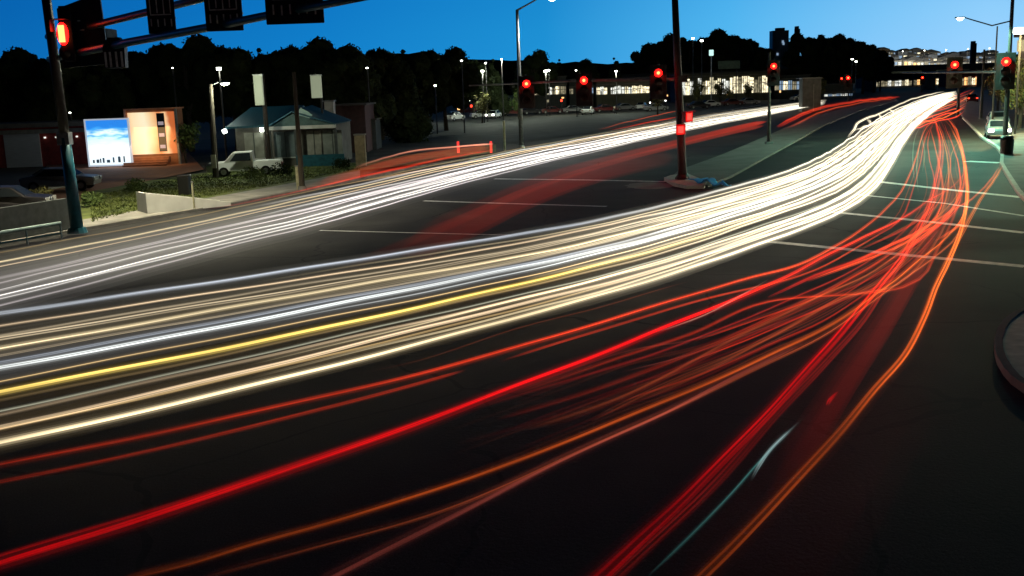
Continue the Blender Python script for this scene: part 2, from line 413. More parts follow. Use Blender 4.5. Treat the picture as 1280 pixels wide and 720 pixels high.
shrub(352, 221, .9, 2, LEAF, 'dark rounded shrub between the wooden pole and the pale bollard')
shrub(170, 240, .8, 3, LEAFG, 'small leafy shrub on the grass in front of the glowing sign tower')
shrub(118, 258, .7, 4, LEAFG, 'ragged shrub just right of the teal signal pole')
shrub(50, 256, .9, 5, LEAFY, 'pale green shrub left of the teal pole by the dark wall')
shrub(428, 212, .8, 6, LEAF, 'low bush at the foot of the tan gate pillar')
# rough grass
rnd = random.Random(4); gb = MB()
poly_px = [(115, 278), (112, 246), (195, 228), (262, 217), (345, 207), (450, 205), (450, 212), (380, 224), (285, 241), (200, 256)]
def inside(x, y, P):
    r = False
    for i in range(len(P)):
        x1, y1 = P[i]; x2, y2 = P[i-1]
        if (y1 > y) != (y2 > y) and x < (x2-x1)*(y-y1)/(y2-y1)+x1: r = not r
    return r
cnt = 0
while cnt < 9000:
    x, y = rnd.uniform(100, 450), rnd.uniform(203, 280)
    if not inside(x, y, poly_px): continue
    p = at(x, y, .1); a = rnd.uniform(0, PI); h = rnd.uniform(.03, .13); w = .05
    d = Vector((math.cos(a)*w, math.sin(a)*w, 0)); tip = p+Vector((rnd.uniform(-.1, .1), rnd.uniform(-.1, .1), h))
    gb.poly([p-d, p+d, tip]); cnt += 1
struct(gb.build('rough_grass', GRASS), 'stuff')

# ------------------------------------------------------------------ traffic signals
def cyl(b, c, r, depth, axis, n=14):
    c = Vector(c); a = Vector(axis).normalized(); b.tube([c, c+a*depth], r, n)
def signal_head(loc, face, label, plate=True, lit=0, scale=1., group='lit traffic signals', hot=True):
    """faces direction angle `face` (world z rotation, 0 = facing the camera, -Y)"""
    t = empty('traffic_signal', loc, face, label, 'traffic signal', group)
    k = scale
    MB().box((0, .1*k, 0), (.36*k, .22*k, 1.08*k)).build('housing', BLACKP, t, bevel=.02)
    if plate: MB().box((0, .0, 0), (.66*k, .02, 1.36*k)).build('backplate', PLATE, t, bevel=.008)
    for i in range(3):
        z = (.35-.35*i)*k
        L = MB(); n = 16
        pts = [(0, -.075*k, z)]+[(.15*k*math.cos(a*2*PI/n), -.02*k, z+.15*k*math.sin(a*2*PI/n)) for a in range(n)]
        L.v = [Vector(p) for p in pts]; L.f = [[0, 1+(a+1) % n, 1+a] for a in range(n)]
        L.build('lens', (L_RED if i == lit else L_OFF), t)
        if i == lit:
            q = MB(); q.tube([(0, -.10*k, z), (0, -.085*k, z)], .065*k, 12); q.build('lamp', L_REDHOT, t)
        V = MB(); m = 12
        for a in range(m+1):
            th = PI*(-.12 + 1.24*a/m)
            for yy in (-.02, -.24): V.v.append(Vector((.17*k*math.cos(th), yy*k, z+.17*k*math.sin(th))))
        V.f = [[2*a, 2*a+1, 2*a+3, 2*a+2] for a in range(m)]
        o = V.build('visor', BLACKP, t); s = o.modifiers.new('s', 'SOLIDIFY'); s.thickness = .012
    MB().tube([(0, .12*k, .54*k), (0, .12*k, .72*k)], .03*k).build('bracket', BLACKP, t)
    light('lens_light', 'POINT', (0, -.30*k, .35*k), 13*k*k, (1, .015, .01), t, shadow_soft_size=.1)
    return t

# --- signal pole on the island nose
pb = at(853, 224, .17)
t = empty('signal_pole', pb, 0, 'tall rust-brown signal pole standing on the pale nose of the traffic island', 'signal pole')
top = atY(842, -40, pb.y) - pb
MB().tube([(0, 0, .0), (0, 0, .5), (top.x*.5, 0, top.z*.5), (top.x, 0, top.z)], [.30, .24, .21, .16], 14).build('pole', STEELR, t, smooth=True)
MB().tube([(0, 0, 0), (0, 0, .12), (0, 0, .28)], [.42, .40, .26], 10).build('base_plate', STEELD, t)
armz = atY(842, 99, pb.y).z - pb.z
e1 = atY(586, 99.5, pb.y+5) - pb
MB().tube([(-.1, 0, armz), (e1.x*.5, 2.5, armz+.1), (e1.x, e1.y, armz+.05)], [.10, .07, .04], 8).build('mast_arm', STEELG, t)
MB().box((-.02, -.1, armz), (.5, .5, .35)).build('arm_clamp', STEELD, t)
# pedestrian heads on the pole
def ped_head(loc, rz, label):
    t = empty('pedestrian_signal', loc, rz, label, 'pedestrian signal', 'pedestrian signals on the island pole')
    MB().box((0, 0, 0), (.5, .36, .56)).build('housing', mat('red_painted_housing', (.35, .02, .015), .5, scale=4), t, bevel=.02)
    MB().box((0, -.155, 0), (.30, .08, .36)).build('lens', emis('ped_red', (1, .02, .015), 5), t)
    MB().box((0, -.30, .3), (.5, .26, .02)).build('visor', MATS['red_painted_housing'], t)
    light('lens_light', 'POINT', (.0, -.6, -.1), 26, (1, .02, .02), t, shadow_soft_size=.15)
    return t
q = atY(859, 146, pb.y-.5); ped_head(q, .5, 'red glowing pedestrian signal box, upper of the two on the island pole')
q = atY(851, 162, pb.y-.55); ped_head(q, -.2, 'lower pedestrian signal box glowing dull red on the island pole')
for px, py, f, lab in ((823, 95, 0, 'red traffic signal hanging just left of the rust-brown island pole'),
                       (730, 104, 0, 'red traffic signal midway along the island pole mast arm'),
                       (658, 108, .1, 'red traffic signal at the arm end beside the bare grey lamp pole')):
    fr = (842-px)/256; p = atY(px, py+5, pb.y+5*fr-.2)
    p.z = p.z - .1
    signal_head(p, f+math.atan2(p.x, p.y)*-1*-1*0 + math.atan2(-p.x, p.y)*-1*-1, lab, scale=1.35)

# --- second pole farther along the island
pb = at(961, 180, .14)
t = empty('signal_pole', pb, 0, 'slim dark signal post farther back on the traffic island', 'signal pole')
zt = atY(957, 66, pb.y).z - pb.z
MB().tube([(0, 0, 0), (0, 0, 2.6), (0, 0, 2.62), (-.05, 0, zt)], [.17, .15, .11, .09], 12).build('pole', STEELD, t)
MB().box((0, 0, .1), (.55, .55, .2)).build('base_plate', CONCD, t)
signal_head(atY(967, 91, pb.y-.2), -.2, 'red traffic signal clamped to the slim post farther back on the island', scale=1.5)

# --- far signals
def post(px, pyb, pyt, r, m, label, z=0., pt=None, name='signal_pole', cat='signal pole'):
    pb = at(px, pyb, z); t = empty(name, pb, 0, label, cat)
    zt = atY(px, pyt, pb.y).z - pb.z
    MB().tube([(0, 0, 0), (0, 0, zt*.5), (0, 0, zt)], [r*1.3, r, r*.8], 10).build('pole', m, t)
    MB().tube([(0, 0, 0), (0, 0, .25)], [r*2.2, r*1.7], 10).build('base_plate', CONCD, t)
    return t, pb, zt
t, pb, zt = post(1197, 146, 80, .16, STEELD, 'dark signal post at the far kerb where the red trails bunch up')
signal_head(atY(1193, 91, pb.y-.3), -.35, 'left of the two big red signals over the far right street', scale=2.7)
post(1226, 150, 62, .14, STEELD, 'thin dark post between the two big red signals on the right')
t, pb, zt = post(1256, 176, -30, .15, STEELD, 'tall dark lamp pole beside the right-hand red signal', z=.12, name='street_lamp', cat='street lamp')
tp = atY(1240, 32, pb.y)-pb; lp = atY(1200, 23, pb.y)-pb
MB().tube([(0, 0, tp.z+.3), (tp.x, 0, tp.z), (lp.x*.6+tp.x*.4, 0, lp.z*.5+tp.z*.5+.15), (lp.x+.2, 0, lp.z+.1)], [.05, .05, .045, .04], 8).build('arm', STEELD, t)
MB().box((lp.x, 0, lp.z+.06), (.7, .3, .10)).build('lamp_head', STEELD, t, bevel=.03)
MB().tube([(lp.x, 0, lp.z+.04), (lp.x, 0, lp.z-.16)], [.30, .12], 12).build('lamp', L_COOL, t)
light('lamp_light', 'SPOT', (lp.x, 0, lp.z-.3), 14000, (.36, 1, .68), t, shadow_soft_size=.25, spot_size=R_(172), spot_blend=.25)
az = atY(1256, 90, pb.y).z-pb.z; e1 = atY(1128, 88, pb.y+35)-pb
MB().tube([(0, 0, az), (e1.x, e1.y, az+.2)], [.11, .05], 8).build('mast_arm', STEELD, t)
signal_head(atY(1257, 89, pb.y-.4), -.4, 'rightmost big red signal, on the tall dark lamp pole', scale=2.0)
post(1240, 160, 33, .08, STEELD, 'slender post under the lamp arm at the right', z=.12, name='signal_pole')
t, pb, zt = post(1060, 128, 96, .14, STEELD, 'distant signal post left of where the street bends away')
signal_head(atY(1060, 102.5, pb.y-.3), -.3, 'small distant orange-red signal right of the grey cabinet', scale=2.3)
signal_head(atY(1052, 101, pb.y+1), -.3, 'dimmer distant red signal just left of the orange-red one', scale=1.3)
t, pb, zt = post(1152, 116, 92, .2, STEELD, 'distant red-lit signal post in front of the far shop row')
signal_head(atY(1153, 100, pb.y-.3), -.3, 'distant red signal in front of the far shop row', scale=1.8)

# --- near left signal pole with the twin mast arms
pb = at(97, 291, .12)
t = empty('signal_pole', pb, 0, 'leaning teal signal pole at the left kerb carrying two long mast arms', 'signal pole')
ptop = atY(50, -60, pb.y)-pb
MB().tube([(0, 0, 0), (ptop.x*.35, 0, ptop.z*.35)], [.26, .21], 14).build('lower_pole', STEELT, t, smooth=True)
MB().tube([(ptop.x*.35, 0, ptop.z*.35), (ptop.x, 0, ptop.z)], [.20, .18], 14).build('pole', STEELD, t, smooth=True)
MB().tube([(0, 0, 0), (0, 0, .22)], [.42, .34], 12).build('base_plate', STEELT, t)
def armline(z, pts):
    out = []
    for px, py in pts: out.append(at(px, py, z)-pb)
    return out
Z2, Z1 = 7.3, 8.25
A2 = armline(Z2, [(62, 74), (160, 53), (278, 31), (350, 16), (420, 3), (520, -16)])
A1 = armline(Z1, [(60, 46), (132, 28), (245, 0), (330, -22), (430, -48)])
MB().tube(A2, [.14, .13, .105, .09, .08, .06], 10).build('mast_arm', STEELT, t, smooth=True)
MB().tube(A1, [.14, .13, .11, .09, .07], 10).build('mast_arm', STEELT, t, smooth=True)
S = MB()
for px in (225, 305): 
    pass
MB().box((ptop.x*.42, 0, 3.9), (.5, .4, .5)).build('junction_box', STEELG, t)
MB().tube([(ptop.x*.9, 0, ptop.z*.93), (ptop.x-1.5, -.5, ptop.z+.8), (ptop.x+1.5, 3.5, ptop.z+1.3)], [.08, .06, .05], 8).build('lamp_arm', STEELG, t)
MB().box((ptop.x+2, 4.2, ptop.z+1.3), (.4, 1.0, .16)).build('lamp_head', STEELG, t)
MB().box((ptop.x+2, 4.2, ptop.z+1.2), (.3, .7, .06)).build('lamp', L_WHITE, t)
light('lamp_light', 'SPOT', (ptop.x+2, 4.2, ptop.z+1.1), 17000, (1, .92, .64), t, shadow_soft_size=.3, spot_size=R_(118), spot_blend=.6)
def depth_on_arm(px, z):
    lo = None
    for i in range(len(A2)-1):
        a, c = A2[i]+pb, A2[i+1]+pb
        x0, x1 = proj(a)[0], proj(c)[0]
        if x0 <= px <= x1: return a.lerp(c, (px-x0)/(x1-x0))
    return A2[-1]+pb
def back_head(x0, x1, ytop, ybot, label, ribs, low=True):
    pc = depth_on_arm((x0+x1)/2, 0); Y = pc.y-.25
    p0, p1 = atY(x0, (ytop+ybot)/2, Y), atY(x1, (ytop+ybot)/2, Y)
    zt, zb = atY((x0+x1)/2, ytop, Y).z, atY((x0+x1)/2, ybot, Y).z
    c = (p0+p1)/2; w = (p1-p0).length; h = zt-zb
    t = empty('traffic_signal', (c.x, Y, zb), 0, label, 'traffic signal', 'signals seen from behind on the near mast arms')
    MB().box((0, 0, h/2), (w, .05, h)).build('backplate', BLACKP, t, bevel=.02)
    MB().box((0, .16, h/2), (w*.42, .26, h*.8)).build('housing', BLACKP, t, bevel=.03)
    r = MB()
    for i in range(ribs):
        x = -w*.36 + w*.72*i/(ribs-1)
        r.box((x, -.035, h*.60+.03*(i % 2)), (.028, .02, h*.44))
        if low: r.box((x, -.035, h*.22-.02*(i % 2)), (.035, .02, h*.15))
    r.box((0, -.035, h*.37), (w*.74, .02, .03))
    r.build('louvre', RIB, t)
    for z in (h*.3, h*.7): 
        MB().box((0, .05, z), (w*1.01, .03, .04)).build('bracket', STEELG, t)
    return t
back_head(183, 218, -22, 42, 'louvred signal back, leftmost of three on the near mast arms', 4)
back_head(255, 302, -34, 39, 'louvred signal back with long pale ribs, middle of three on the near arms', 5)
back_head(330, 403, -55, 30, 'widest louvred signal back at the outer end of the near mast arms', 6)
# big head with the lit red lamp
pc = depth_on_arm(104, 0); Y = pc.y-.3
c = atY(104, 42, Y)
t = empty('traffic_signal', c, 0, 'big black signal box glowing red against the teal pole at top left', 'traffic signal', 'lit traffic signals')
mpx = Y/F
w, h = 56*mpx, 84*mpx
b = MB(); b.extr([(-w*.5, -h*.48), (w*.5, -h*.44), (w*.45, h*.56), (-w*.5, h*.36)], -.05, .05); b.build('backplate', BLACKP, t)
MB().box((-w*.30, -.1, 0), (.45, .3, h*.78)).build('housing', BLACKP, t, bevel=.03)
MB().box((w*.15, .2, 0), (.5, .35, h*.7)).build('rear_housing', BLACKP, t, bevel=.03)
for k, zz in enumerate((.0, -.9)):
    L = MB(); n = 18
    L.v = [Vector((-w*.38, -.36, zz*.75))]+[Vector((-w*.38+.22*math.cos(a*2*PI/n), -.27, zz*.75+.42*(1 if k == 0 else .6)*math.sin(a*2*PI/n))) for a in range(n)]
    L.f = [[0, 1+(a+1) % n, 1+a] for a in range(n)]; L.build('lens', L_RED if k == 0 else L_OFF, t)
MB().box((-w*.38, -.38, .0), (.24, .03, .62)).build('lamp', L_REDHOT, t, bevel=.06)
V = MB(); V.box((-w*.38, -.45, .52), (.62, .4, .03)); V.box((-w*.38-.3, -.45, .3), (.03, .4, .45)); V.build('visor', BLACKP, t)
r = MB(); r.box((-w*.05, -.07, h*.18), (.10, .03, .05)); r.box((0, -.07, h*.05), (.16, .03, .03)); r.build('hinge', RIB, t)
# small signal beside it
pc = depth_on_arm(144, 0); Y = pc.y-.2; c = atY(144, 66, Y); mpx = Y/F
t = empty('traffic_signal', c, 0, 'small dark signal with grey vertical ribs beside the big red one', 'traffic signal', 'signals seen from behind on the near mast arms')
b = MB(); b.extr([(-.34, -.5), (.34, -.5), (.38, .25), (.2, .5), (-.15, .5), (-.36, .2)], -.15, .15); b.build('housing', BLACKP, t)
r = MB()
for x in (-.28, -.12, .08, .26): r.box((x, -.165, -.22), (.06, .03, .5))
r.build('louvre', RIB, t)

# ------------------------------------------------------------------ street lamps and poles
def big_lamp():
    pb = at(652, 186, .1)
    t = empty('street_lamp', pb, 0, 'bare grey lamp pole with curved arm rising out of the top of the frame centre', 'street lamp')
    a = atY(649, 12, pb.y)-pb; b_ = atY(690, -2, pb.y)-pb
    MB().tube([(0, 0, 0), (0, 0, a.z*.5), (0, 0, a.z), ], [.20, .17, .13], 12).build('pole', STEELG, t, smooth=True)
    MB().tube([(0, 0, a.z-.05), (b_.x*.25, 0, a.z+.32), (b_.x*.6, 0, b_.z+.02), (b_.x*.9, 0, b_.z+.1)], [.09, .07, .06, .05], 8).build('arm', STEELG, t)
    MB().box((b_.x, 0, b_.z+.1), (.8, .3, .14)).build('lamp_head', STEELG, t, bevel=.04)
    MB().tube([(b_.x, 0, b_.z+.03), (b_.x, 0, b_.z-.10), (b_.x, 0, b_.z-.22)], [.34, .30, .12], 12).build('lamp', L_COOL, t)
    MB().tube([(0, 0, 0), (0, 0, .3)], [.3, .26], 10).build('base_plate', STEELG, t)
    light('lamp_light', 'SPOT', (b_.x, 0, b_.z-.2), 6000, (.95, .97, .95), t, shadow_soft_size=.2, spot_size=R_(150), spot_blend=.5)
big_lamp()
def wood_lamp():
    pb = at(270, 222, .1)
    t = empty('street_lamp', pb, 0, 'brown wooden lamp post with one short arm lighting the verge left of the truck', 'street lamp')
    a = atY(263, 105, pb.y)-pb; b_ = atY(281, 104, pb.y)-pb
    MB().tube([(0, 0, 0), (a.x*.5, 0, a.z*.5), (a.x, 0, a.z)], [.22, .18, .14], 10).build('pole', WOOD, t)
    MB().tube([(a.x, 0, a.z-.1), (b_.x*.5+a.x*.5, 0, a.z+.08), (b_.x-.1, 0, b_.z+.05)], [.05, .04, .04], 8).build('arm', STEELG, t)
    MB().tube([(b_.x, 0, b_.z+.14), (b_.x, 0, b_.z)], [.14, .36], 12).build('lamp_head', STEELG, t)
    MB().tube([(b_.x, 0, b_.z+.0), (b_.x, 0, b_.z-.14)], [.32, .16], 12).build('lamp', L_WHITE, t)
    MB().box((0, -.2, 1.1), (.32, .1, .9)).build('notice_panel', WHITEW, t)
    light('lamp_light', 'POINT', (b_.x+.1, -.2, b_.z-.4), 900, (.93, 1, .74), t, shadow_soft_size=.25)
wood_lamp()
def lamp_far(px, py, Y, label, r=.22, energy=0, m=None, group='distant lamps in the dark trees'):
    p = atY(px, py, Y); 
    t = empty('street_lamp', (p.x, p.y, 0), 0, label, 'street lamp', group)
    MB().tube([(0, 0, 0), (0, 0, p.z+.1)], [.09, .06], 6).build('pole', STEELD, t)
    MB().tube([(0, -.1, p.z+r*.5), (0, -.1, p.z-r*.5)], [r, r*.9], 8).build('lamp', m or L_WHITE, t)
    if energy: light('lamp_light', 'POINT', (0, -.6, p.z-.3), energy, (.9, 1, .8), t, shadow_soft_size=.3)
lamp_far(274, 86, 84, 'round white lamp floating above the wooden lamp post', .2, 200)
for i, (px, py, Y, r) in enumerate([(88, 141, 95, .13), (216, 85, 100, .10), (459, 85, 100, .14), (544, 107, 130, .2), (577, 76, 130, .18), (607, 79, 170, .22), (603, 89, 165, .34), (627, 74, 170, .2), (720, 88, 180, .2), (682, 89, 190, .45), (686, 88, 192, .3), (770, 89, 190, .3), (866, 48, 230, .4), (877, 51, 230, .45), (1070, 77, 240, .35), (1065, 74, 245, .35)]):
    lamp_far(px, py, Y, '%s tiny lamp from the left shining among the dark trees' % ORD[i], r*.72, energy=(2600 if i in (9, 7, 11, 6) else 0))
def utility(px, pyb, pyt, r, m, label, box=False):
    t, pb, zt = post(px, pyb, pyt, r, m, label, z=.1, name='utility_pole', cat='utility pole')
    return t, pb, zt
t, pb, zt = utility(337, 212, 92, .17, WOOD, 'pale wooden pole in front of the teal roofed building beside the hanging sign')
t, pb, zt = utility(378, 238, 90, .13, WOOD, 'dark pole with a pale foot right of the gabled porch')
# pole signs
def pole_sign(px0, px1, y0, y1, Y, pyb, label):
    p = atY((px0+px1)/2, (y0+y1)/2, Y); m = Y/F
    w, h = (px1-px0)*m, (y1-y0)*m
    t = empty('pole_sign', (p.x, Y, 0), 0, label, 'sign', 'blank cream pole signs')
    MB().box((0, 0, p.z), (w, .25, h)).build('sign_box', emis('cream_sign_face', (.55, .62, .42), .38, False), t, bevel=.04)
    MB().box((0, .02, p.z+h/2+.04), (w+.06, .29, .08)).build('frame', STEELG, t)
    MB().tube([(w*.35, .2, 0), (w*.35, .2, p.z+h/2)], .09, 8).build('pole', STEELD, t)
pole_sign(318, 329, 95, 131, 76, 0, 'tall blank cream sign box on the pale wooden pole above the teal roof')
pole_sign(389, 402, 95, 122, 84, 0, 'shorter blank cream sign box high above the right of the gabled building')

# ------------------------------------------------------------------ buildings
def block(name, x0, x1, Y, ytop, depth, m, label, cat='building', zb=0., rz=0.):
    """box building with its front at depth Y between two picture columns"""
    p0, p1 = gpos(x0, Y, 1.5), gpos(x1, Y, 1.5)
    h = ztop((x0+x1)/2, ytop, Y)
    t = empty(name, ((p0.x+p1.x)/2, Y, zb), rz, label, cat)
    w = p1.x-p0.x
    MB().box((0, depth/2, h/2), (w, depth, h)).build('wall', m, t)
    return t, w, h
# red building on the left
t, w, h = block('red_building', -60, 108, 92, 160, 10, REDW, 'long dark red roadside building with a pale grey roller door at the far left')
MB().box((0, 5, h+.2), (w+.8, 10.8, .4)).build('roof', GREYROOF, t)
MB().box((0, -.25, h-.35), (w+.6, .6, .35)).build('fascia', mat('grey_fascia', (.22, .215, .2), .7, scale=2), t)
xd = gpos(30, 92, 1).x - t.location.x
MB().box((xd, -.06, 1.5), (3.1, .12, 3.0)).build('roller_door', GREYDOOR, t)
MB().box((xd-6, -.05, 1.8), (2.2, .1, 1.4)).build('window', GLASSD, t)
for i, px in enumerate((56, 70, 96)):
    xx = gpos(px, 92, 3).x - t.location.x
    MB().box((xx, -.12, h-.9), (.14, .12, .12)).build('wall_lamp', W_WHITE, t)
for i, (px, hh) in enumerate(((55, 1.1), (84, 1.0))):
    p = gpos(px, 85, .1)
# low white wall/steps in front of the red building
def low_wall(px, h, th, m, label, z=.1, name='low_wall', cat='wall'):
    pts = [at(x, y, z) for x, y in px]; b = MB()
    for i in range(len(pts)-1):
        p, q = pts[i], pts[i+1]; c = (p+q)/2; d = q-p
        b.box((c.x, c.y, z+h/2), (d.length, th, h), math.atan2(d.y, d.x))
    return tag(b.build(name, m), label, cat)
low_wall([(52, 238), (92, 232)], .9, .5, CONC, 'pale low wall with a ledge behind the teal pole at the left')
low_wall([(-60, 314), (0, 303), (86, 287)], 1.35, .25, DGREY, 'dark low wall along the kerb at the left edge', z=.12)
# bright concrete wall slab
pA, pB = at(184, 267, .12), at(288, 257, .12)
d = pB-pA; ang = math.atan2(d.y, d.x)
tp = empty('concrete_planter', (pA+pB)/2, ang, 'bright white concrete planter box beside the pavement', 'planter')
hl = d.length/2
MB().extr([(-hl, 0), (hl, 0), (hl, .16), (hl*.2, .52), (-hl, .98)], -.07, .07).build('wall', PLANTW, tp)
MB().extr([(-hl, 0), (hl, 0), (hl, .16), (hl*.2, .50), (-hl, .96)], 1.44, 1.56).build('wall', PLANTW, tp)
MB().box((-hl+.06, .75, .48), (.12, 1.36, .95)).build('wall', PLANTW, tp)
MB().extr([(-hl+.14, .02), (hl-.1, .02), (hl-.1, .12), (hl*.2, .42), (-hl+.14, .86)], .08, 1.43).build('soil', GRASS, tp)
light('planter_light', 'SPOT', (0, -.5, 7), 0, (1, 1, .9), tp) if False else None
# litter bin behind it
pb = at(232, 243, .12)
t = empty('litter_bin', pb, 0, 'dark square litter bin behind the white planter', 'litter bin')
MB().box((0, 0, .5), (.62, .6, 1.0)).build('body', BLACKP, t, bevel=.04); MB().box((0, 0, 1.05), (.7, .68, .1)).build('lid', STEELD, t, bevel=.03)

# blue backlit hoarding
def picture_mat():
    m = bpy.data.materials.new('backlit_picture'); m.use_nodes = True; nt = m.node_tree
    b = nt.nodes['Principled BSDF']; b.inputs['Roughness'].default_value = .3
    tc = nt.nodes.new('ShaderNodeTexCoord'); sx = nt.nodes.new('ShaderNodeSeparateXYZ')
    nt.links.new(tc.outputs['Generated'], sx.inputs[0])
    n = nt.nodes.new('ShaderNodeTexNoise'); n.inputs['Scale'].default_value = 3
    mp = nt.nodes.new('ShaderNodeMapping'); mp.inputs['Scale'].default_value = (1, 1, 4)
    nt.links.new(tc.outputs['Generated'], mp.inputs[0]); nt.links.new(mp.outputs[0], n.inputs[0])
    ma = nt.nodes.new('ShaderNodeMath'); ma.operation = 'MULTIPLY_ADD'; ma.inputs[1].default_value = .28; nt.links.new(n.outputs['Fac'], ma.inputs[0]); nt.links.new(sx.outputs['Z'], ma.inputs[2])
    r = nt.nodes.new('ShaderNodeValToRGB'); cr = r.color_ramp
    cr.elements[0].position = .0; cr.elements[0].color = (.75, .9, 1, 1)
    cr.elements[1].position = 1; cr.elements[1].color = (.02, .22, .75, 1)
    for pos, col in ((.5, (.95, 1, 1)), (.72, (.55, .85, 1)), (.78, (.04, .40, .9)), (.86, (.7, .9, 1)), (.94, (.05, .38, .9))):
        e = cr.elements.new(pos); e.color = (*col, 1)
    nt.links.new(ma.outputs[0], r.inputs[0]); nt.links.new(r.outputs[0], b.inputs['Emission Color'])
    b.inputs['Emission Strength'].default_value = 1.15; b.inputs['Base Color'].default_value = (.05, .05, .05, 1)
    return m
Y = 86
p0, p1 = gpos(108, Y, 3), gpos(161, Y, 3); zt, zb = ztop(135, 150, Y), ztop(135, 206, Y)
t = empty('billboard', ((p0.x+p1.x)/2, Y, 0), R_(-3), 'backlit billboard with a blue and white sky picture at the left', 'billboard')
w, h = p1.x-p0.x, zt-zb
MB().box((0, .0, (zt+zb)/2), (w, .12, h)).build('picture_panel', picture_mat(), t)
f = MB()
for s in (-1, 1):
    f.box((s*(w/2+.06), 0, (zt+zb)/2), (.12, .22, h+.24)); f.box((0, 0, (zt+zb)/2+s*(h/2+.06)), (w, .2, .12))
f.build('frame', emis('frame_white_lit', (.7, .78, .9), .5, False), t)
rnd = random.Random(3); sk = MB(); x = -w*.42
while x < w*.42:
    bw = rnd.uniform(.1, .3); bh = rnd.uniform(.1, .5)*(1.2 if x > 0 else .8); MB().box((x+bw/2, -.075, zb+.18+bh/2), (bw, .02, bh)).build('skyline_cutout', mat('picture_dark', (.02, .05, .08), .5, scale=3), t); x += bw+rnd.uniform(.05, .35)
for s in (-1, 1): MB().box((s*w*.35, .1, zb/2), (.2, .2, zb)).build('post', STEELD, t)
light('billboard_light', 'AREA', (0, -.6, (zt+zb)/2), 60, (.7, .88, 1), t, size=2.5)
bpy.data.objects['billboard_light'].rotation_euler = (R_(60), 0, 0)

# glowing orange sign tower
Y = 87
p0, p1 = gpos(160, Y, 3), gpos(220, Y, 3); zt, zb = ztop(190, 137, Y), ztop(190, 206, Y)
t = empty('sign_tower', ((p0.x+p1.x)/2, Y, .1), 0, 'tall glowing cream and orange kiosk with a dark window strip beside the billboard', 'kiosk')
w, h = p1.x-p0.x, zt-.1
def warm_mat():
    m = bpy.data.materials.new('lit_orange_panel'); m.use_nodes = True; nt = m.node_tree; b = nt.nodes['Principled BSDF']
    tc = nt.nodes.new('ShaderNodeTexCoord'); sx = nt.nodes.new('ShaderNodeSeparateXYZ'); nt.links.new(tc.outputs['Generated'], sx.inputs[0])
    n = nt.nodes.new('ShaderNodeTexNoise'); n.inputs['Scale'].default_value = 2.5; nt.links.new(tc.outputs['Generated'], n.inputs[0])
    ma = nt.nodes.new('ShaderNodeMath'); ma.operation = 'MULTIPLY_ADD'; ma.inputs[1].default_value = .2; nt.links.new(n.outputs['Fac'], ma.inputs[0]); nt.links.new(sx.outputs['X'], ma.inputs[2])
    r = nt.nodes.new('ShaderNodeValToRGB'); cr = r.color_ramp
    cr.elements[0].position = .05; cr.elements[0].color = (.9, .42, .16, 1)
    cr.elements[1].position = 1.; cr.elements[1].color = (.55, .12, .03, 1)
    for pos, col in ((.2, (1, .78, .45)), (.45, (1, .9, .62)), (.62, (.95, .62, .3)), (.78, (.8, .25, .08)), (.92, (1, .62, .32))):
        e = cr.elements.new(pos); e.color = (*col, 1)
    nt.links.new(ma.outputs[0], r.inputs[0]); nt.links.new(r.outputs[0], b.inputs['Emission Color'])
    b.inputs['Emission Strength'].default_value = .95; b.inputs['Base Color'].default_value = (.3, .15, .08, 1); return m
MB().box((0, 1.1, h/2), (w, 2., h)).build('body', mat('orange_render', (.35, .15, .07), .7, scale=2), t)
MB().box((0, .05, .9+(h-1.1)/2), (w*.96, .12, h-1.1)).build('lit_panel', warm_mat(), t)
MB().box((w*.20, -.03, .9+(h-1.0)/2), (w*.16, .06, h-1.4)).build('window_strip', GLASSD, t)
for k in range(3): MB().box((w*.20, -.08, 1.5+k*.95), (w*.11, .03, .28)).build('pane', emis('pane_grey_lit', (.6, .5, .55), .5, False), t)
MB().box((0, 1, h+.06), (w+.3, 2.4, .12)).build('roof', mat('orange_trim', (.5, .2, .1), .6, scale=2), t)
for s in (-1, 1): MB().box((s*(w/2+.08), .0, h/2), (.16, .3, h)).build('edge_post', STEELG if s > 0 else mat('orange_trim', (.5, .2, .1)), t)
stp = MB()
for k in range(4): stp.box((w*-.1, -.4-.35*k, .45-.12*k), (w*.9, .36, .12+.24*(3-k)*.5))
stp.build('steps', PAVER, t)
light('kiosk_light', 'AREA', (0, -.8, 2.2), 110, (1, .55, .22), t, size=3)
bpy.data.objects['kiosk_light'].rotation_euler = (R_(50), 0, 0)

# teal roofed building: long wing plus gabled porch
Y = 80
t, w, h = block('teal_roof_building', 296, 420, Y, 155, 8, TAN, 'low tan commercial building with teal metal roof and a gabled porch')
X0 = t.location.x
def lx(px, z=2): return gpos(px, Y, z).x - X0
zr = ztop(350, 137, Y)
b = MB(); xl, xr = lx(287), lx(370)
b.extr([(xl, 0), (xr, 0), (xr, .0)], 0, 0) if False else None
b.v = [Vector(v) for v in ((xl, -.9, h-.05), (xr, -.9, h+.05), (xr, 4, zr+.25), (xl+.9, 4, zr+.2), (xl, 8.5, h), (xr, 8.5, h), (xl, -.9, h-.2), (xr, -.9, h-.1))]
b.f = [[0, 1, 2, 3], [3, 2, 5, 4], [0, 3, 4], [1, 5, 2], [6, 7, 1, 0]]
o = b.build('roof', TEALR, t); s_ = o.modifiers.new('s', 'SOLIDIFY'); s_.thickness = .08
b = MB(); gx0, gx1, gx2 = lx(340), lx(372), lx(424); gz = ztop(372, 138, Y)
b.v = [Vector(v) for v in ((gx0, -1.5, h-.1), (gx1, -1.5, gz), (gx2, -1.5, h-.05), (gx0, 7, h-.1), (gx1, 7, gz+.3), (gx2, 7, h-.05))]
b.f = [[0, 1, 4, 3], [1, 2, 5, 4]]
o = b.build('roof', TEALR, t); s_ = o.modifiers.new('s', 'SOLIDIFY'); s_.thickness = .09
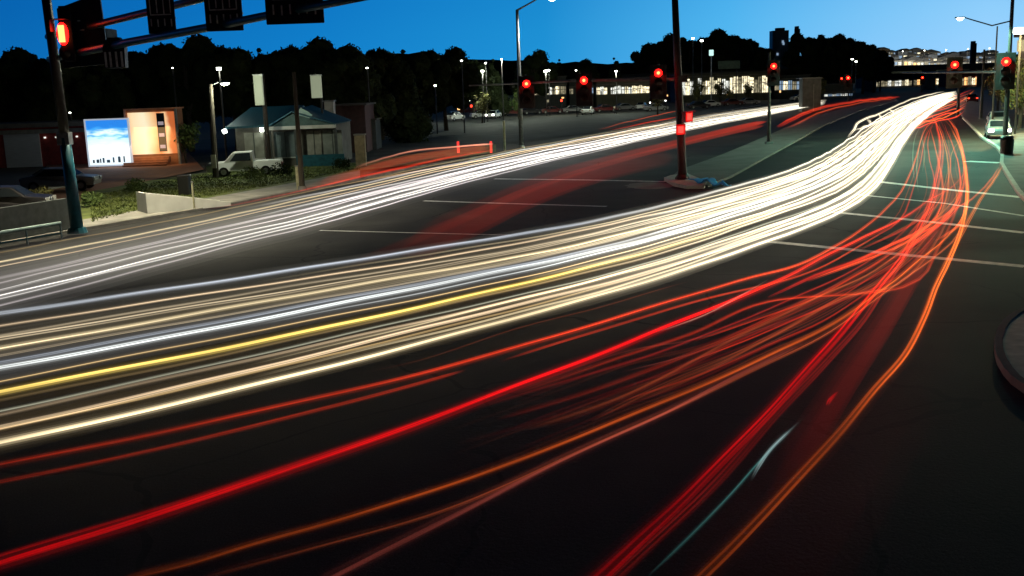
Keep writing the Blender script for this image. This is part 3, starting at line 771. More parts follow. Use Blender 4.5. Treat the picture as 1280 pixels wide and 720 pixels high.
b = MB(); b.v = [Vector(v) for v in ((gx0+.25, -1.2, h-.15), (gx1, -1.2, gz-.22), (gx2-.25, -1.2, h-.12))]; b.f = [[0, 2, 1]]
o = b.build('gable', mat('teal_gable', (.07, .13, .13), .7, scale=3), t); s_ = o.modifiers.new('s', 'SOLIDIFY'); s_.thickness = .1
MB().box(((gx0+gx2)/2, -1.2, h-.25), (gx2-gx0, .25, .25)).build('beam', WHITEW, t)
for px in (342, 374, 423): MB().box((lx(px), -1.2, (h-.3)/2), (.2, .2, h-.3)).build('post', DGREY, t)
for (a, c_, m_) in ((306, 330, mat('pale_panel', (.33, .33, .28), .6, scale=2)), (343, 371, mat('blue_grey_glass', (.14, .19, .20), .35, scale=2)), (384, 402, mat('pale_panel', (.5, .5, .43))), (404, 428, mat('pale_panel2', (.26, .29, .26), .6, scale=2))):
    x0, x1 = lx(a), lx(c_); f_ = MB().box(((x0+x1)/2, -.06, 1.75), (x1-x0, .1, 1.9)).build('window', m_, t)
    MB().box(((x0+x1)/2, -.13, .75), (x1-x0+.1, .12, .08)).build('sill', WHITEW, f_)
    MB().box(((x0+x1)/2, -.125, 1.75), (.06, .05, 1.9)).build('mullion', DGREY, f_)
MB().box((lx(395)+.5, -1.4, .5), (3.6, .1, .95)).build('panel_fence', STEELT, t)
MB().tube([(lx(330), -.4, h-.2), (lx(330), -.4, h-.5)], .14, 8).build('wall_lamp', L_WHITE, t)
MB().tube([(lx(284), -.9, h-.4), (lx(288), -.9, h-.3)], .16, 8).build('wall_lamp', L_WHITE, t)
MB().box((lx(386), -1.0, gz-.3), (1.0, .08, .6), rot=Matrix.Rotation(R_(35), 3, 'Y')).build('roof_panel', mat('pale_teal_panel', (.4, .6, .58), .4, scale=2), t)
light('porch_light', 'POINT', (lx(352), -2.2, h+.3), 8, (.8, 1, .9), t, shadow_soft_size=.2)
# brown flat roofed neighbour and the dark shed
t, w, h = block('flat_roof_building', 422, 458, 96, 132, 8, mat('maroon_siding', (.10, .05, .05), .8, scale=3), 'flat roofed maroon building behind the right end of the teal roof')
MB().box((0, 4, h+.08), (w+.4, 8.4, .16)).build('roof', GREYROOF, t); MB().box((-w*.3, -.05, 1.7), (1., .1, 1.3)).build('window', GLASSD, t)
t, w, h = block('chimney_block', 408, 419, 93, 127, 1.2, WHITEW, 'pale square chimney-like tower rising behind the gabled porch', 'tower')
MB().box((0, .6, h+.06), (w+.2, 1.4, .12)).build('roof', STEELG, t)
t, w, h = block('dark_shed', 456, 470, 100, 150, 4, DGREY, 'dark low shed right of the maroon building', 'shed'); MB().box((0, 2, h+.05), (w+.3, 4.3, .1)).build('roof', GREYROOF, t)
t, w, h = block('lit_shed', 468, 496, 135, 134, 5, DGREY, 'small dark shed with a bright white window row behind the pillar', 'shed')
for k in (-1, 0, 1): MB().box((k*w*.28, -.05, h-.75), (w*.22, .1, .7)).build('window', W_WHITE, t)
MB().box((0, 2.5, h+.05), (w+.3, 5.4, .1)).build('roof', GREYROOF, t)
# tan gate pillar
pb = at(452, 208, .1); t = empty('gate_pillar', pb, 0, 'tan rendered gate pillar standing at the verge beside the red trails', 'pillar')
hh = atY(451, 169, pb.y).z - pb.z
MB().box((0, 0, hh/2), (.75, .6, hh)).build('shaft', mat('tan_pillar', (.36, .29, .18), .85, scale=3), t, bevel=.03); MB().box((0, 0, hh+.05), (.85, .7, .1)).build('cap', CONC, t)
# pale bollards
for px, py, pt, lab in ((373, 237, 208, 'pale yellow marker post at the kerb in front of the gabled porch'), (631, 188, 151, 'pale marker post standing just left of the grey lamp pole'), (243, 262, 228, 'thin pale stake on the grass beside the white planter')):
    pb = at(px, py, .1); hz = atY(px-1, pt, pb.y).z-pb.z
    t = empty('marker_post', pb, 0, lab, 'post', 'pale marker posts'); MB().tube([(0, 0, 0), (0, 0, hz)], .10 if px != 243 else .05, 8).build('shaft', mat('cream_post', (.5, .47, .30), .7, scale=4), t); MB().tube([(0, 0, hz), (0, 0, hz+.05)], .12 if px != 243 else .06, 8).build('cap', STEELG, t)

# railings at left
def railing(px0, py0, px1, py1, h, label, z=.12):
    p, q = at(px0, py0, z), at(px1, py1, z); d = q-p; L = d.length
    t = empty('railing', p, math.atan2(d.y, d.x), label, 'railing', 'metal railings at the left kerb')
    MB().tube([(0, 0, h), (L, 0, h)], .07, 8).build('rail', mat('pale_teal_steel', (.30, .42, .42), .5, .2, scale=4), t)
    MB().tube([(0, 0, h*.35), (L, 0, h*.35)], .035, 8).build('rail', STEELT, t)
    for k in range(int(L/1.6)+1): MB().tube([(min(L, k*1.6), 0, 0), (min(L, k*1.6), 0, h)], .04, 6).build('post', MATS['pale_teal_steel'], t)
railing(-60, 322, 78, 298, .62, 'low pale teal rail on short posts along the left kerb')
railing(-50, 286, 43, 276, .55, 'upper pale rail in front of the dark car at the left edge')

# ------------------------------------------------------------------ vehicles
def make_car(paint, label='', kind='car', group=None, head=False, tail=False, name='parked_car'):
    t = empty(name, (0, 0, 0), 0, label, kind, group); Lh = 2.2
    if kind == 'pickup truck':
        prof = [(-2.5, .35), (2.5, .35), (2.55, .8), (2.45, .95), (1.35, 1.0), (.75, 1.62), (-.55, 1.66), (-.62, 1.0), (-2.5, 1.0)]
        glass = [(.72, 1.03), (.95, 1.03), (.55, 1.53), (-.42, 1.56), (-.45, 1.03)]
    else:
        prof = [(-2.15, .32), (2.15, .32), (2.2, .62), (2.1, .82), (1.2, .92), (.55, 1.38), (-.75, 1.42), (-1.45, 1.0), (-2.1, .92), (-2.2, .6)]
        glass = [(1.0, .93), (.5, 1.32), (-.7, 1.35), (-1.25, .98)]
    n = len(prof); b = MB()
    for s, k in ((-.86, 1), (.86, 1)):
        for x, z in prof:
            yy = s*(1 if z < .95 else .80); b.v.append(Vector((x, yy, z)))
    b.f = [list(range(n)), [n+i for i in range(n)][::-1]]+[[i, n+i, n+(i+1) % n, (i+1) % n] for i in range(n)]
    b.build('body', paint, t, bevel=.05)
    for s in (-1, 1):
        gb_ = MB(); gb_.v = [Vector((x, s*(.875 if z < 1.1 else .725), z)) for x, z in glass]; gb_.f = [list(range(len(glass)))]
        o = gb_.build('window', GLASSD, t); so = o.modifiers.new('s', 'SOLIDIFY'); so.thickness = .03
    if kind != 'pickup truck':
        b = MB(); b.v = [Vector(v) for v in ((1.17, -.66, .965), (1.17, .66, .965), (.60, .6, 1.37), (.60, -.6, 1.37))]; b.f = [[0, 1, 2, 3]]
        o = b.build('windscreen', GLASSD, t); so = o.modifiers.new('s', 'SOLIDIFY'); so.thickness = .04
        b = MB(); b.v = [Vector(v) for v in ((-1.47, -.62, 1.03), (-1.47, .62, 1.03), (-.82, .6, 1.41), (-.82, -.6, 1.41))]; b.f = [[0, 1, 2, 3]]
        o = b.build('rear_window', GLASSD, t); so = o.modifiers.new('s', 'SOLIDIFY'); so.thickness = .04
    for x in (-1.4, 1.4):
        for s in (-1, 1):
            w_ = MB(); w_.tube([(x, s*.70, .33), (x, s*.90, .33)], .33, 16); wo = w_.build('wheel', TYRE, t)
            MB().tube([(x, s*.895, .33), (x, s*.915, .33)], .19, 12).build('rim', STEELG, wo)
    for s in (-1, 1):
        MB().box((2.19 if kind == 'car' else 2.53, s*.62, .68), (.08, .40, .22)).build('headlight', L_HEAD if head else mat('headlight_glass', (.5, .5, .5), .2, scale=2), t)
        MB().box((-2.18 if kind == 'car' else -2.52, s*.66, .76), (.08, .28, .16)).build('taillight', L_TAIL if tail else mat('taillight_red', (.25, .01, .01), .3, scale=2), t)
    remember(t); return t
cw = make_car(CARW); cs = make_car(CARS); cd = make_car(CARD); cr_ = make_car(CARR)
pk = make_car(CARW, 'white pickup truck parked on the verge in front of the teal roofed building', 'pickup truck', name='pickup_truck')
pk.location = at(308, 219, .1); pk.rotation_euler = (0, 0, PI+.15)
park = [(568, 151, cw, 1), (603, 148, cw, .2), (618, 147, cw, 1.4), (640, 144, cr_, .1), (664, 143, cd, .4), (690, 142, cr_, .1), (715, 141, cs, .3), (735, 143, cw, 1.3), (757, 140, cr_, .1), (781, 138, cs, .2), (802, 137, cw, 1.2), (820, 139, cs, .1), (873, 136, cd, .2), (887, 134, cw, .4), (915, 132, cr_, .2), (936, 131, cs, .1), (1000, 126, cw, .3)]
names = {cw.name: 'white', cs.name: 'silver', cd.name: 'black', cr_.name: 'maroon'}
for i, (px, py, pr, rz) in enumerate(park):
    place(pr, at(px, py, .02), rz+.05, 1., '%s car, %s from the left in the long parked row beyond the car park' % (names[pr.name] if not '.' in pr.name else {1: 'silver', 2: 'black', 3: 'maroon'}[int(pr.name[-3:])], ORD[i]), 'car', 'cars parked in front of the shops')
ch = make_car(CARW, head=True, name='parked_car')
for i, (px, py) in enumerate([(569, 149), (617, 148), (655, 132), (697, 133), (730, 134), (768, 131), (806, 132), (829, 129), (884, 124), (922, 121), (950, 122)]):
    p = at(px, py, .02); place(ch, p, math.atan2(-p.y, -p.x)+[.1, -.3, .25, 0][i % 4], 1., 'pale car with headlamps on, %s from the left facing the road from the car park' % ORD[i], 'car', 'headlit cars in the car park')
c1 = make_car(CARS, 'silver car with blazing headlights waiting at the right kerb', 'car', head=True, name='waiting_car')
c1.location = at(1251, 176, 0.05); c1.rotation_euler = (0, 0, -PI/2-.38)
c1.location = at(1247, 172, .12)
c2 = make_car(CARW, 'pale car behind the silver one at the right kerb', 'car', head=False, name='waiting_car'); c2.location = at(1247, 158, .12); c2.rotation_euler = (0, 0, -PI/2-.35)
c3 = make_car(CARR, 'distant car with orange lamps queueing beyond the far red signal', 'car', tail=True, name='queueing_car'); c3.location = at(1214, 128, 0); c3.rotation_euler = (0, 0, PI/2-.3)
c4 = make_car(CARD, 'dark car parked behind the upper rail at the left edge', 'car', name='parked_car'); c4.location = at(8, 268, .12); c4.rotation_euler = (0, 0, .15)
c5 = make_car(CARS, 'silver car parked behind the low wall near the red building', 'car', name='parked_car'); c5.location = at(78, 238, .12); c5.rotation_euler = (0, 0, .1)
# bin on the right pavement
pb = at(1258, 192, .12); t = empty('litter_bin', pb, 0, 'black litter bin on the right pavement by the kerb bend', 'litter bin')
MB().tube([(0, 0, 0), (0, 0, .9), (0, 0, 1.05)], [.38, .42, .32], 14).build('body', BLACKP, t); MB().tube([(0, 0, 1.05), (0, 0, 1.15)], [.44, .3], 14).build('lid', STEELD, t)
# crumpled sheet shape for the bright blue patch on the island nose
c = at(890, 231, .15); b = MB(); nx, ny = 14, 6
p0, p1 = at(872, 227, .15), at(911, 236, .15); d = (p1-p0); s = Vector((-d.y, d.x, 0)).normalized()*.9
rnd = random.Random(9)
for i in range(nx+1):
    for j in range(ny+1):
        f_ = i/nx; q = p0+d*f_+s*(j/ny-.5)*(1.3-1.0*f_)
        b.v.append(Vector((q.x, q.y, .30+.20*math.sin(i*1.1+j*.6)*(1-abs(2*f_-1))+rnd.uniform(0, .05))))
b.f = [[i*(ny+1)+j, (i+1)*(ny+1)+j, (i+1)*(ny+1)+j+1, i*(ny+1)+j+1] for i in range(nx) for j in range(ny)]
o = b.build('plastic_sheet', BLUET, smooth=True); so = o.modifiers.new('s', 'SOLIDIFY'); so.thickness = .03
tag(o, 'crumpled bright blue sheet lying at the foot of the island pole', 'sheet')

# ------------------------------------------------------------------ shops, overpass, town
def shop(x0, x1, Y, ytop, ywin0, ywin1, m, label, nwin, wm, seed=0, depth=18, cat='shop building'):
    t, w, h = block('shop_building', x0, x1, Y, ytop, depth, m, label, cat); t['group'] = 'lit shops beyond the car park'
    rnd = random.Random(seed)
    zc0, zc1 = ztop((x0+x1)/2, ywin1, Y), ztop((x0+x1)/2, ywin0, Y); zc0 = max(.4, zc0)
    cw_ = w/nwin
    for k in range(nwin):
        if rnd.random() < .04: continue
        mm = rnd.choice(wm); ww = cw_*rnd.uniform(.75, .97); hh_ = (zc1-zc0)*rnd.uniform(.75, 1)
        o = MB().box((-w/2+cw_*(k+.5), -.06, zc0+hh_/2), (ww, .1, hh_)).build('window', mm, t)
        MB().box((-w/2+cw_*(k+.5), -.13, zc0+hh_*.6), (ww, .04, .14)).build('mullion', DGREY, o)
        if rnd.random() < .7: MB().box((-w/2+cw_*(k+.5)+rnd.uniform(-.2, .2)*ww, -.13, zc0+hh_*.5), (.14, .05, hh_)).build('mullion', DGREY, o)
    MB().box((0, -.8, zc1+.35), (w+.4, 1.6, .3)).build('canopy', mat('shop_fascia', (.18, .17, .14), .7, scale=2), t)
    MB().box((0, depth/2, h+.15), (w+.5, depth+.5, .3)).build('roof', GREYROOF, t)
    return t, w, h
shop(668, 708, 235, 97, 108, 118, DGREY, 'lit shop with a bright ragged window row right of the grey lamp pole', 9, [W_WARM, W_WHITE, W_WARM2], 1)
shop(642, 666, 228, 106, 110, 117, DGREY, 'small dim lit kiosk behind the red signal beside the lamp pole', 4, [W_WARM2, W_WHITE], 2)
shop(712, 742, 240, 100, 110, 117, DGREY, 'dim green-grey shop directly behind the middle red signal', 6, [W_WARM2, W_BLUE], 3)
shop(746, 812, 236, 99, 107, 117, mat('olive_wall', (.13, .13, .09), .8, scale=1), 'long low shop with a bright continuous window strip left of the island pole', 15, [W_WARM, W_WHITE, W_WARM], 4)
shop(852, 962, 262, 92, 96, 117, mat('olive_wall', (.13, .13, .09)), 'largest brightly lit glass fronted shop behind the two island poles', 22, [W_WARM, W_WARM, W_WHITE, W_WARM2], 5)
shop(968, 1012, 270, 95, 100, 112, DGREY, 'dim shop right of the slim island post', 8, [W_WARM2, W_WARM, W_BLUE], 6)
shop(1030, 1066, 262, 112-6, 117, 125, DGREY, 'low white-lit kiosk under the distant orange-red signal', 7, [W_WHITE, W_WHITE, W_BLUE], 7, 5)
shop(1088, 1140, 420, 93, 100, 109, DGREY, 'far left half of the lit shop row beyond the street bend', 12, [W_WARM, W_WARM2, W_WHITE], 8)
shop(1142, 1190, 430, 92, 98, 107, DGREY, 'far right half of the lit shop row beyond the street bend', 12, [W_WARM, W_WARM2, W_AMB], 9)
shop(1200, 1238, 360, 88, 95, 106, REDW, 'red-lit dark building between the two big right-hand signals', 8, [W_AMB, W_WARM2, W_WARM], 10)
rnd = random.Random(77)
spots = [(rnd.uniform(566, 838), rnd.uniform(119, 146)) for _ in range(20)]+[(rnd.uniform(862, 996), rnd.uniform(116, 129)) for _ in range(12)]
spots.sort()
for i, (px, py) in enumerate(spots):
    if i >= len(ORD): break
    p = at(px, py, 0); hh = rnd.uniform(.9, 3.2); m_ = [W_AMB, L_WHITE, W_WARM2, L_TAIL, W_AMB][i % 5]
    t = empty('bollard_light', p, 0, '%s small lamp from the left dotted between the parked cars and shops' % ORD[i], 'bollard light', 'small lamps of the car park')
    MB().tube([(0, 0, 0), (0, 0, hh)], .06, 6).build('post', STEELD, t); MB().tube([(0, 0, hh), (0, 0, hh+rnd.uniform(.25, .55))], rnd.uniform(.12, .3), 8).build('lamp', m_, t)
for i, (a, c_, lab) in enumerate([((575, 141), (664, 135), 'left'), ((668, 134), (760, 130), 'middle'), ((764, 129), (838, 126), 'right')]):
    b = MB(); n_ = 26; rr = random.Random(i)
    p, q = at(*a), at(*c_)
    blobs = [((p.x+(q.x-p.x)*k/n_), p.y+(q.y-p.y)*k/n_, .4, rr.uniform(.35, .6)) for k in range(n_+1)]
    o = leaf_cloud(blobs, 2600, .16, 300+i).build('hedge', mat('leaf_russet', (.22, .06, .035), .9, scale=1), None); tag(o, 'dark russet hedge, %s of three behind the parked cars' % {'left': 'leftmost', 'middle': 'the middle one', 'right': 'rightmost'}[lab], 'hedge', 'hedges of the car park')
# tall pale cabinet
t, w, h = block('utility_cabinet', 1003, 1026, 165, 98, 2, mat('cabinet_grey', (.15, .155, .145), .7, scale=1.5), 'blank pale grey cube building right of the slim island post', 'building')
MB().box((0, 1.5, h+.06), (w+.3, 3.3, .12)).build('roof', STEELG, t); MB().box((w*.1, -.04, h*.42), (.08, .06, h*.8)).build('joint', STEELG, t)
# overpass
Y = 300; p0, p1 = gpos(845, Y, 8), gpos(1290, Y+60, 8); zt = ztop(1000, 88.5, Y+20)
d = p1-p0; t = empty('overpass', ((p0.x+p1.x)/2, Y+30, 0), math.atan2(d.y, d.x), 'dark road overpass running level behind the right-hand signals', 'bridge')
L = d.length+30
MB().box((0, 0, zt-.6), (L, 9, 1.1)).build('deck', DGREY, t)
for s in (-1, 1): MB().box((0, s*4.5, zt+.25), (L, .25, .7)).build('parapet', DGREY, t)
for k in range(7): MB().box((-L/2+L*(k+.5)/7, 0, (zt-1.1)/2), (1, 5, zt-1.2)).build('pier', CONCD, t)
# towers on the skyline
def tower(x0, x1, Y, ytop, label, m, lit=0):
    t, w, h = block('tower_block', x0, x1, Y, ytop, (x1-x0)*Y/F*.8, m, label, 'tower')
    MB().box((0, 1.5, h+.5), (w*.5, 3, 1.)).build('roof', GREYROOF, t)
    rnd = random.Random(x0)
    for k in range(lit): MB().box((rnd.uniform(-.35, .35)*w, -.1, rnd.uniform(.45, .95)*h), (.7, .2, .9)).build('window', W_BLUE, t)
TB = mat('blue_grey_tower', (.45, .50, .55), .5, scale=.5)
tower(965, 985, 420, 38, 'broader blue-grey tower block standing between the two dark tree clumps', TB, 3)
tower(984, 992, 430, 55, 'lower shoulder block attached right of the broad tower', TB, 1)
tower(993, 999, 410, 36, 'thin dark tower shaft right of the broad tower block', DGREY)
tower(1213, 1219, 500, 54, 'slim dark tower on the skyline between the two big right signals', DGREY)
tower(142, 149, 115, 47, 'squarish dark chimney stack above the trees by the red-lit signal', DGREY)
# lamps on the island street
def sq_lamp(px, y0, Y, label, pyb=110):
    p = atY(px, y0, Y); t = empty('street_lamp', (p.x, Y, 0), 0, label, 'street lamp'); MB().tube([(0, 0, 0), (0, 0, p.z)], .12, 6).build('pole', STEELG, t); MB().box((0, -.1, p.z), (.9, .4, 1.2)).build('lamp', emis('teal_lamp', (.5, .8, .75), 1.3, False), t, bevel=.1)
sq_lamp(889, 66, 220, 'pale teal lamp on a short pole in front of the tall dark clump')
t = empty('roof_sign', gpos(911, 250), 0, 'faint dark green oblong roof sign above the largest lit shop', 'sign')
zz = ztop(911, 81, 250); MB().box((0, 0, zz), (5.2, .3, 1.9)).build('sign_box', mat('green_sign', (.12, .2, .16), .6, scale=2), t, bevel=.2)
for s in (-1, 1): MB().tube([(s*1.8, 0, 0), (s*1.8, 0, zz)], .1, 6).build('post', STEELD, t)

# hillside town: each house a thing
rnd = random.Random(11)
HM = [mat('house_cream', (.45, .42, .34), .8, scale=.5), mat('house_white', (.6, .6, .58), .8, scale=.5), mat('house_grey', (.3, .32, .34), .8, scale=.5), mat('house_tan', (.35, .26, .17), .8, scale=.5)]
def make_house(k, w, h, dp):
    t = empty('house', (0, 0, 0)); MB().box((0, dp/2, h/2), (w, dp, h)).build('wall', HM[k % 4], t)
    b = MB(); b.extr([(-w/2-.3, h), (w/2+.3, h), (0, h+w*.16)], -.4, dp+.4); b.build('roof', GREYROOF, t)
    n = max(2, int(w/3))
    for i in range(n):
        for j in range(max(1, int(h/3.5))):
            MB().box((-w/2+w*(i+.5)/n, -.08, 1.6+j*3.2), (w/n*.7, .15, 2.2)).build('window', [W_WARM, W_WHITE, W_WARM2, W_BLUE, W_WARM, W_AMB][(i+j+k) % 6], t)
    remember(t); return t
hpro = [make_house(0, 9, 7, 8), make_house(1, 13, 6, 8), make_house(2, 7, 9, 7), make_house(3, 11, 8, 8), make_house(4, 16, 7, 9)]
rows_ = [(708, 14, 1097), (722, 16, 1101), (740, 16, 1098), (765, 15, 1104)]
def hill_z(px, Y):
    k = interp([(650, 0), (700, .35), (760, .75), (840, 1)], Y)
    return ztop(px, interp(hp, px), 840)*k
colw = ['cream', 'white', 'grey', 'tan', 'long cream']
for r, (Y, n, x0) in enumerate(rows_):
    for i in range(n):
        px = x0 + i*(1250-x0)/n + rnd.uniform(-2, 2); k = rnd.randrange(5)
        p = gpos(px, Y); z = hill_z(px, Y)
        place(hpro[k], (p.x, Y, z-1.2), rnd.uniform(-.25, .25), rnd.uniform(.62, .95), '%s house, %s from the left in the %s of the hillside town' % (colw[k], ORD[i], ['bottom row', 'second row up', 'third row up', 'top row'][r]), 'house', 'houses of the distant hillside town')
for i in range(6):  # tall lamps added to brighten the house fronts
    px = 1100+i*27; Y = 690; p = gpos(px, Y)
    t = empty('street_lamp', (p.x, Y, 0), 0, '%s added lamp from the left at the foot of the hillside town' % ORD[i], 'street lamp', 'added lamps of the hillside town')
    MB().tube([(0, 0, 0), (0, 0, 19)], .15, 6).build('pole', STEELD, t); MB().tube([(0, 0, 19.3), (0, 0, 18.9)], .3, 8).build('lamp', L_WHITE, t)
    light('lamp_light', 'POINT', (0, 0, 18.5), 9000, [(1, .9, .7), (.9, .97, 1)][i % 2], t, shadow_soft_size=.5)
# right edge lit building
t, w, h = block('corner_building', 1312, 1460, 118, 40, 8, mat('beige_wall', (.45, .40, .28), .7, scale=1), 'beige lamp-lit building rising at the right edge above the street trees')
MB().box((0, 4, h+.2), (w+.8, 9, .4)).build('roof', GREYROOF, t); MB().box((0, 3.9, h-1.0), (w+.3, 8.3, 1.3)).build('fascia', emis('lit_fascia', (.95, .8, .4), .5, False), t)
for k in range(6): MB().box((-w/2+1+k*2.1, -.08, 3), (1.3, .12, 2)).build('window', W_WARM, t)
ww = atY(1275, 40, 112); ww = atY(1276, 40, 88); t = empty('street_lamp', (ww.x, 88, 0), 0, 'white glaring lamp at the extreme right above the beige building', 'street lamp')
MB().tube([(0, 0, 0), (0, 0, ww.z)], .09, 6).build('pole', STEELD, t); MB().box((0, -.1, ww.z+.1), (1.2, .5, .5)).build('lamp', L_WHITE, t, bevel=.1)
light('lamp_light', 'POINT', (-.8, -1.5, ww.z-1), 7000, (1, .86, .40), t, shadow_soft_size=.3)
tl = atY(1268, 100, 92); light('shop_spill', 'POINT', (0, 0, 0), 0, (1, .8, .4)) if False else None

# ------------------------------------------------------------------ light trails
def trail_material(name, sample):
    m = bpy.data.materials.new(name); m.use_nodes = True; nt = m.node_tree
    for n in list(nt.nodes): nt.nodes.remove(n)
    out = nt.nodes.new('ShaderNodeOutputMaterial'); e = nt.nodes.new('ShaderNodeEmission'); tr = nt.nodes.new('ShaderNodeBsdfTransparent'); ad = nt.nodes.new('ShaderNodeAddShader')
    a = nt.nodes.new('ShaderNodeAttribute'); a.attribute_name = 'glow'
    nt.links.new(a.outputs['Color'], e.inputs['Color']); e.inputs['Strength'].default_value = 1
    nt.links.new(e.outputs[0], ad.inputs[0]); nt.links.new(tr.outputs[0], ad.inputs[1]); nt.links.new(ad.outputs[0], out.inputs['Surface'])
    m.cycles.emission_sampling = 'FRONT_BACK' if sample else 'NONE'
    return m
TM = trail_material('light_trail_glow', True); TMD = trail_material('light_trail_faint', False)
def cr(pts, n):
    out = []; m = len(pts)
    for i in range(m-1):
        p0, p1, p2, p3 = pts[max(i-1, 0)], pts[i], pts[i+1], pts[min(i+2, m-1)]
        L = math.hypot(p2[0]-p1[0], p2[1]-p1[1]); k = max(3, min(16, int(L/(14 if p1[1] > 230 else 5))))
        for j in range(k):
            t = j/k
            out.append(tuple(.5*((2*p1[c])+(-p0[c]+p2[c])*t+(2*p0[c]-5*p1[c]+4*p2[c]-p3[c])*t*t+(-p0[c]+3*p1[c]-3*p2[c]+p3[c])*t**3) for c in range(2)) + ((i+t)/(m-1),))
    out.append((pts[-1][0], pts[-1][1], 1.)); return out
RS = .8
TSEED = [0]
def trail(px, r, col, gain, label, group, z=.7, halo=.16, sample=True, wob=0., name='light_trail', fil=4, by='x', yfade=False, film=False):
    """px: picture points; gain: brightness against picture column; one lamp's path = a bundle of fine filaments"""
    TSEED[0] += 1; rnd = random.Random(TSEED[0]*13+5)
    sm = cr(px, 0); P = []; G = []; s_ = 0; ph = rnd.uniform(0, 6)
    for i, (x, y, t) in enumerate(sm):
        p = at(x, y, z)
        if P: s_ += (p-P[-1]).length
        p = p.copy(); far = min(1., max(0., (p.y-38)/45.))
        if not film: p.z += (.008+.05*far*min(1, max(0, (x-980)/80)))*math.sin(s_*2*PI/4.5+ph) + .02*math.sin(s_*2*PI/17+ph*2)
        P.append(p); G.append(interp(gain, x)*(interp([(130, 1.15), (260, 1.15), (330, 1.25), (430, 1.), (560, .72), (720, .5)], y) if yfade else 1.))
    b = MB(); cols = []; N = len(P)
    side = []
    for i in range(N):
        d = P[min(i+1, N-1)]-P[max(i-1, 0)]; side.append(Vector((-d.y, d.x, 0)).normalized())
    r *= RS
    tap = [min(1., .15+.3*min(i, N-1-i)) for i in range(N)]
    def tb(rad, k, n, ox=0., oz=0., ph=None):
        pts = [P[i]+side[i]*(ox+(.12*r*math.sin(i*.21+ph) if ph else 0))+Vector((0, 0, oz)) for i in range(N)]
        b.tube(pts, [rad*q for q in tap], n, caps=False)
        for i in range(N):
            x, y = sm[i][0], sm[i][1]; c0, c1, c2 = col
            if yfade: q = interp([(120, 1.), (300, .8), (400, 0)], y)*c0; c1 += .05*q; c2 += .010*q
            elif c0 > .4: q = interp([(700, 0), (1000, .8)], x); c0 += (1-c0)*q; c1 += (.90-c1)*q; c2 += (.66-c2)*q
            g_ = G[i]*k*(1 if ph is None else .75+.4*math.sin(i*.13+ph*3)+.2*math.sin(i*.41+ph))*(.3+.7*tap[i])
            cols.extend([(c0*g_, c1*g_, c2*g_, 1)]*n)
    if film:  # film: spread glow put in as wide, dim emissive tubes
        tb(r, .25, 8); tb(r*.7, .25, 8)
    else:
        tb(r*.9, .11, 6); tb(r*1.35, .025, 6)
        if halo: tb(r*2., halo*.05, 8)
        for k in range(fil):
            ox = (-.75+1.5*(k+.5)/fil+rnd.uniform(-.12, .12))*r
            tb(r*rnd.uniform(.14, .30), rnd.uniform(.16, .50), 4, ox, rnd.uniform(-.5, .5)*r, rnd.uniform(.5, 6))
    o = b.build(name, TM if sample else TMD)
    ca = o.data.attributes.new('glow', 'FLOAT_COLOR', 'POINT')
    ca.data.foreach_set('color', [v for c_ in cols for v in c_])
    return tag(o, label, 'light trail', group)

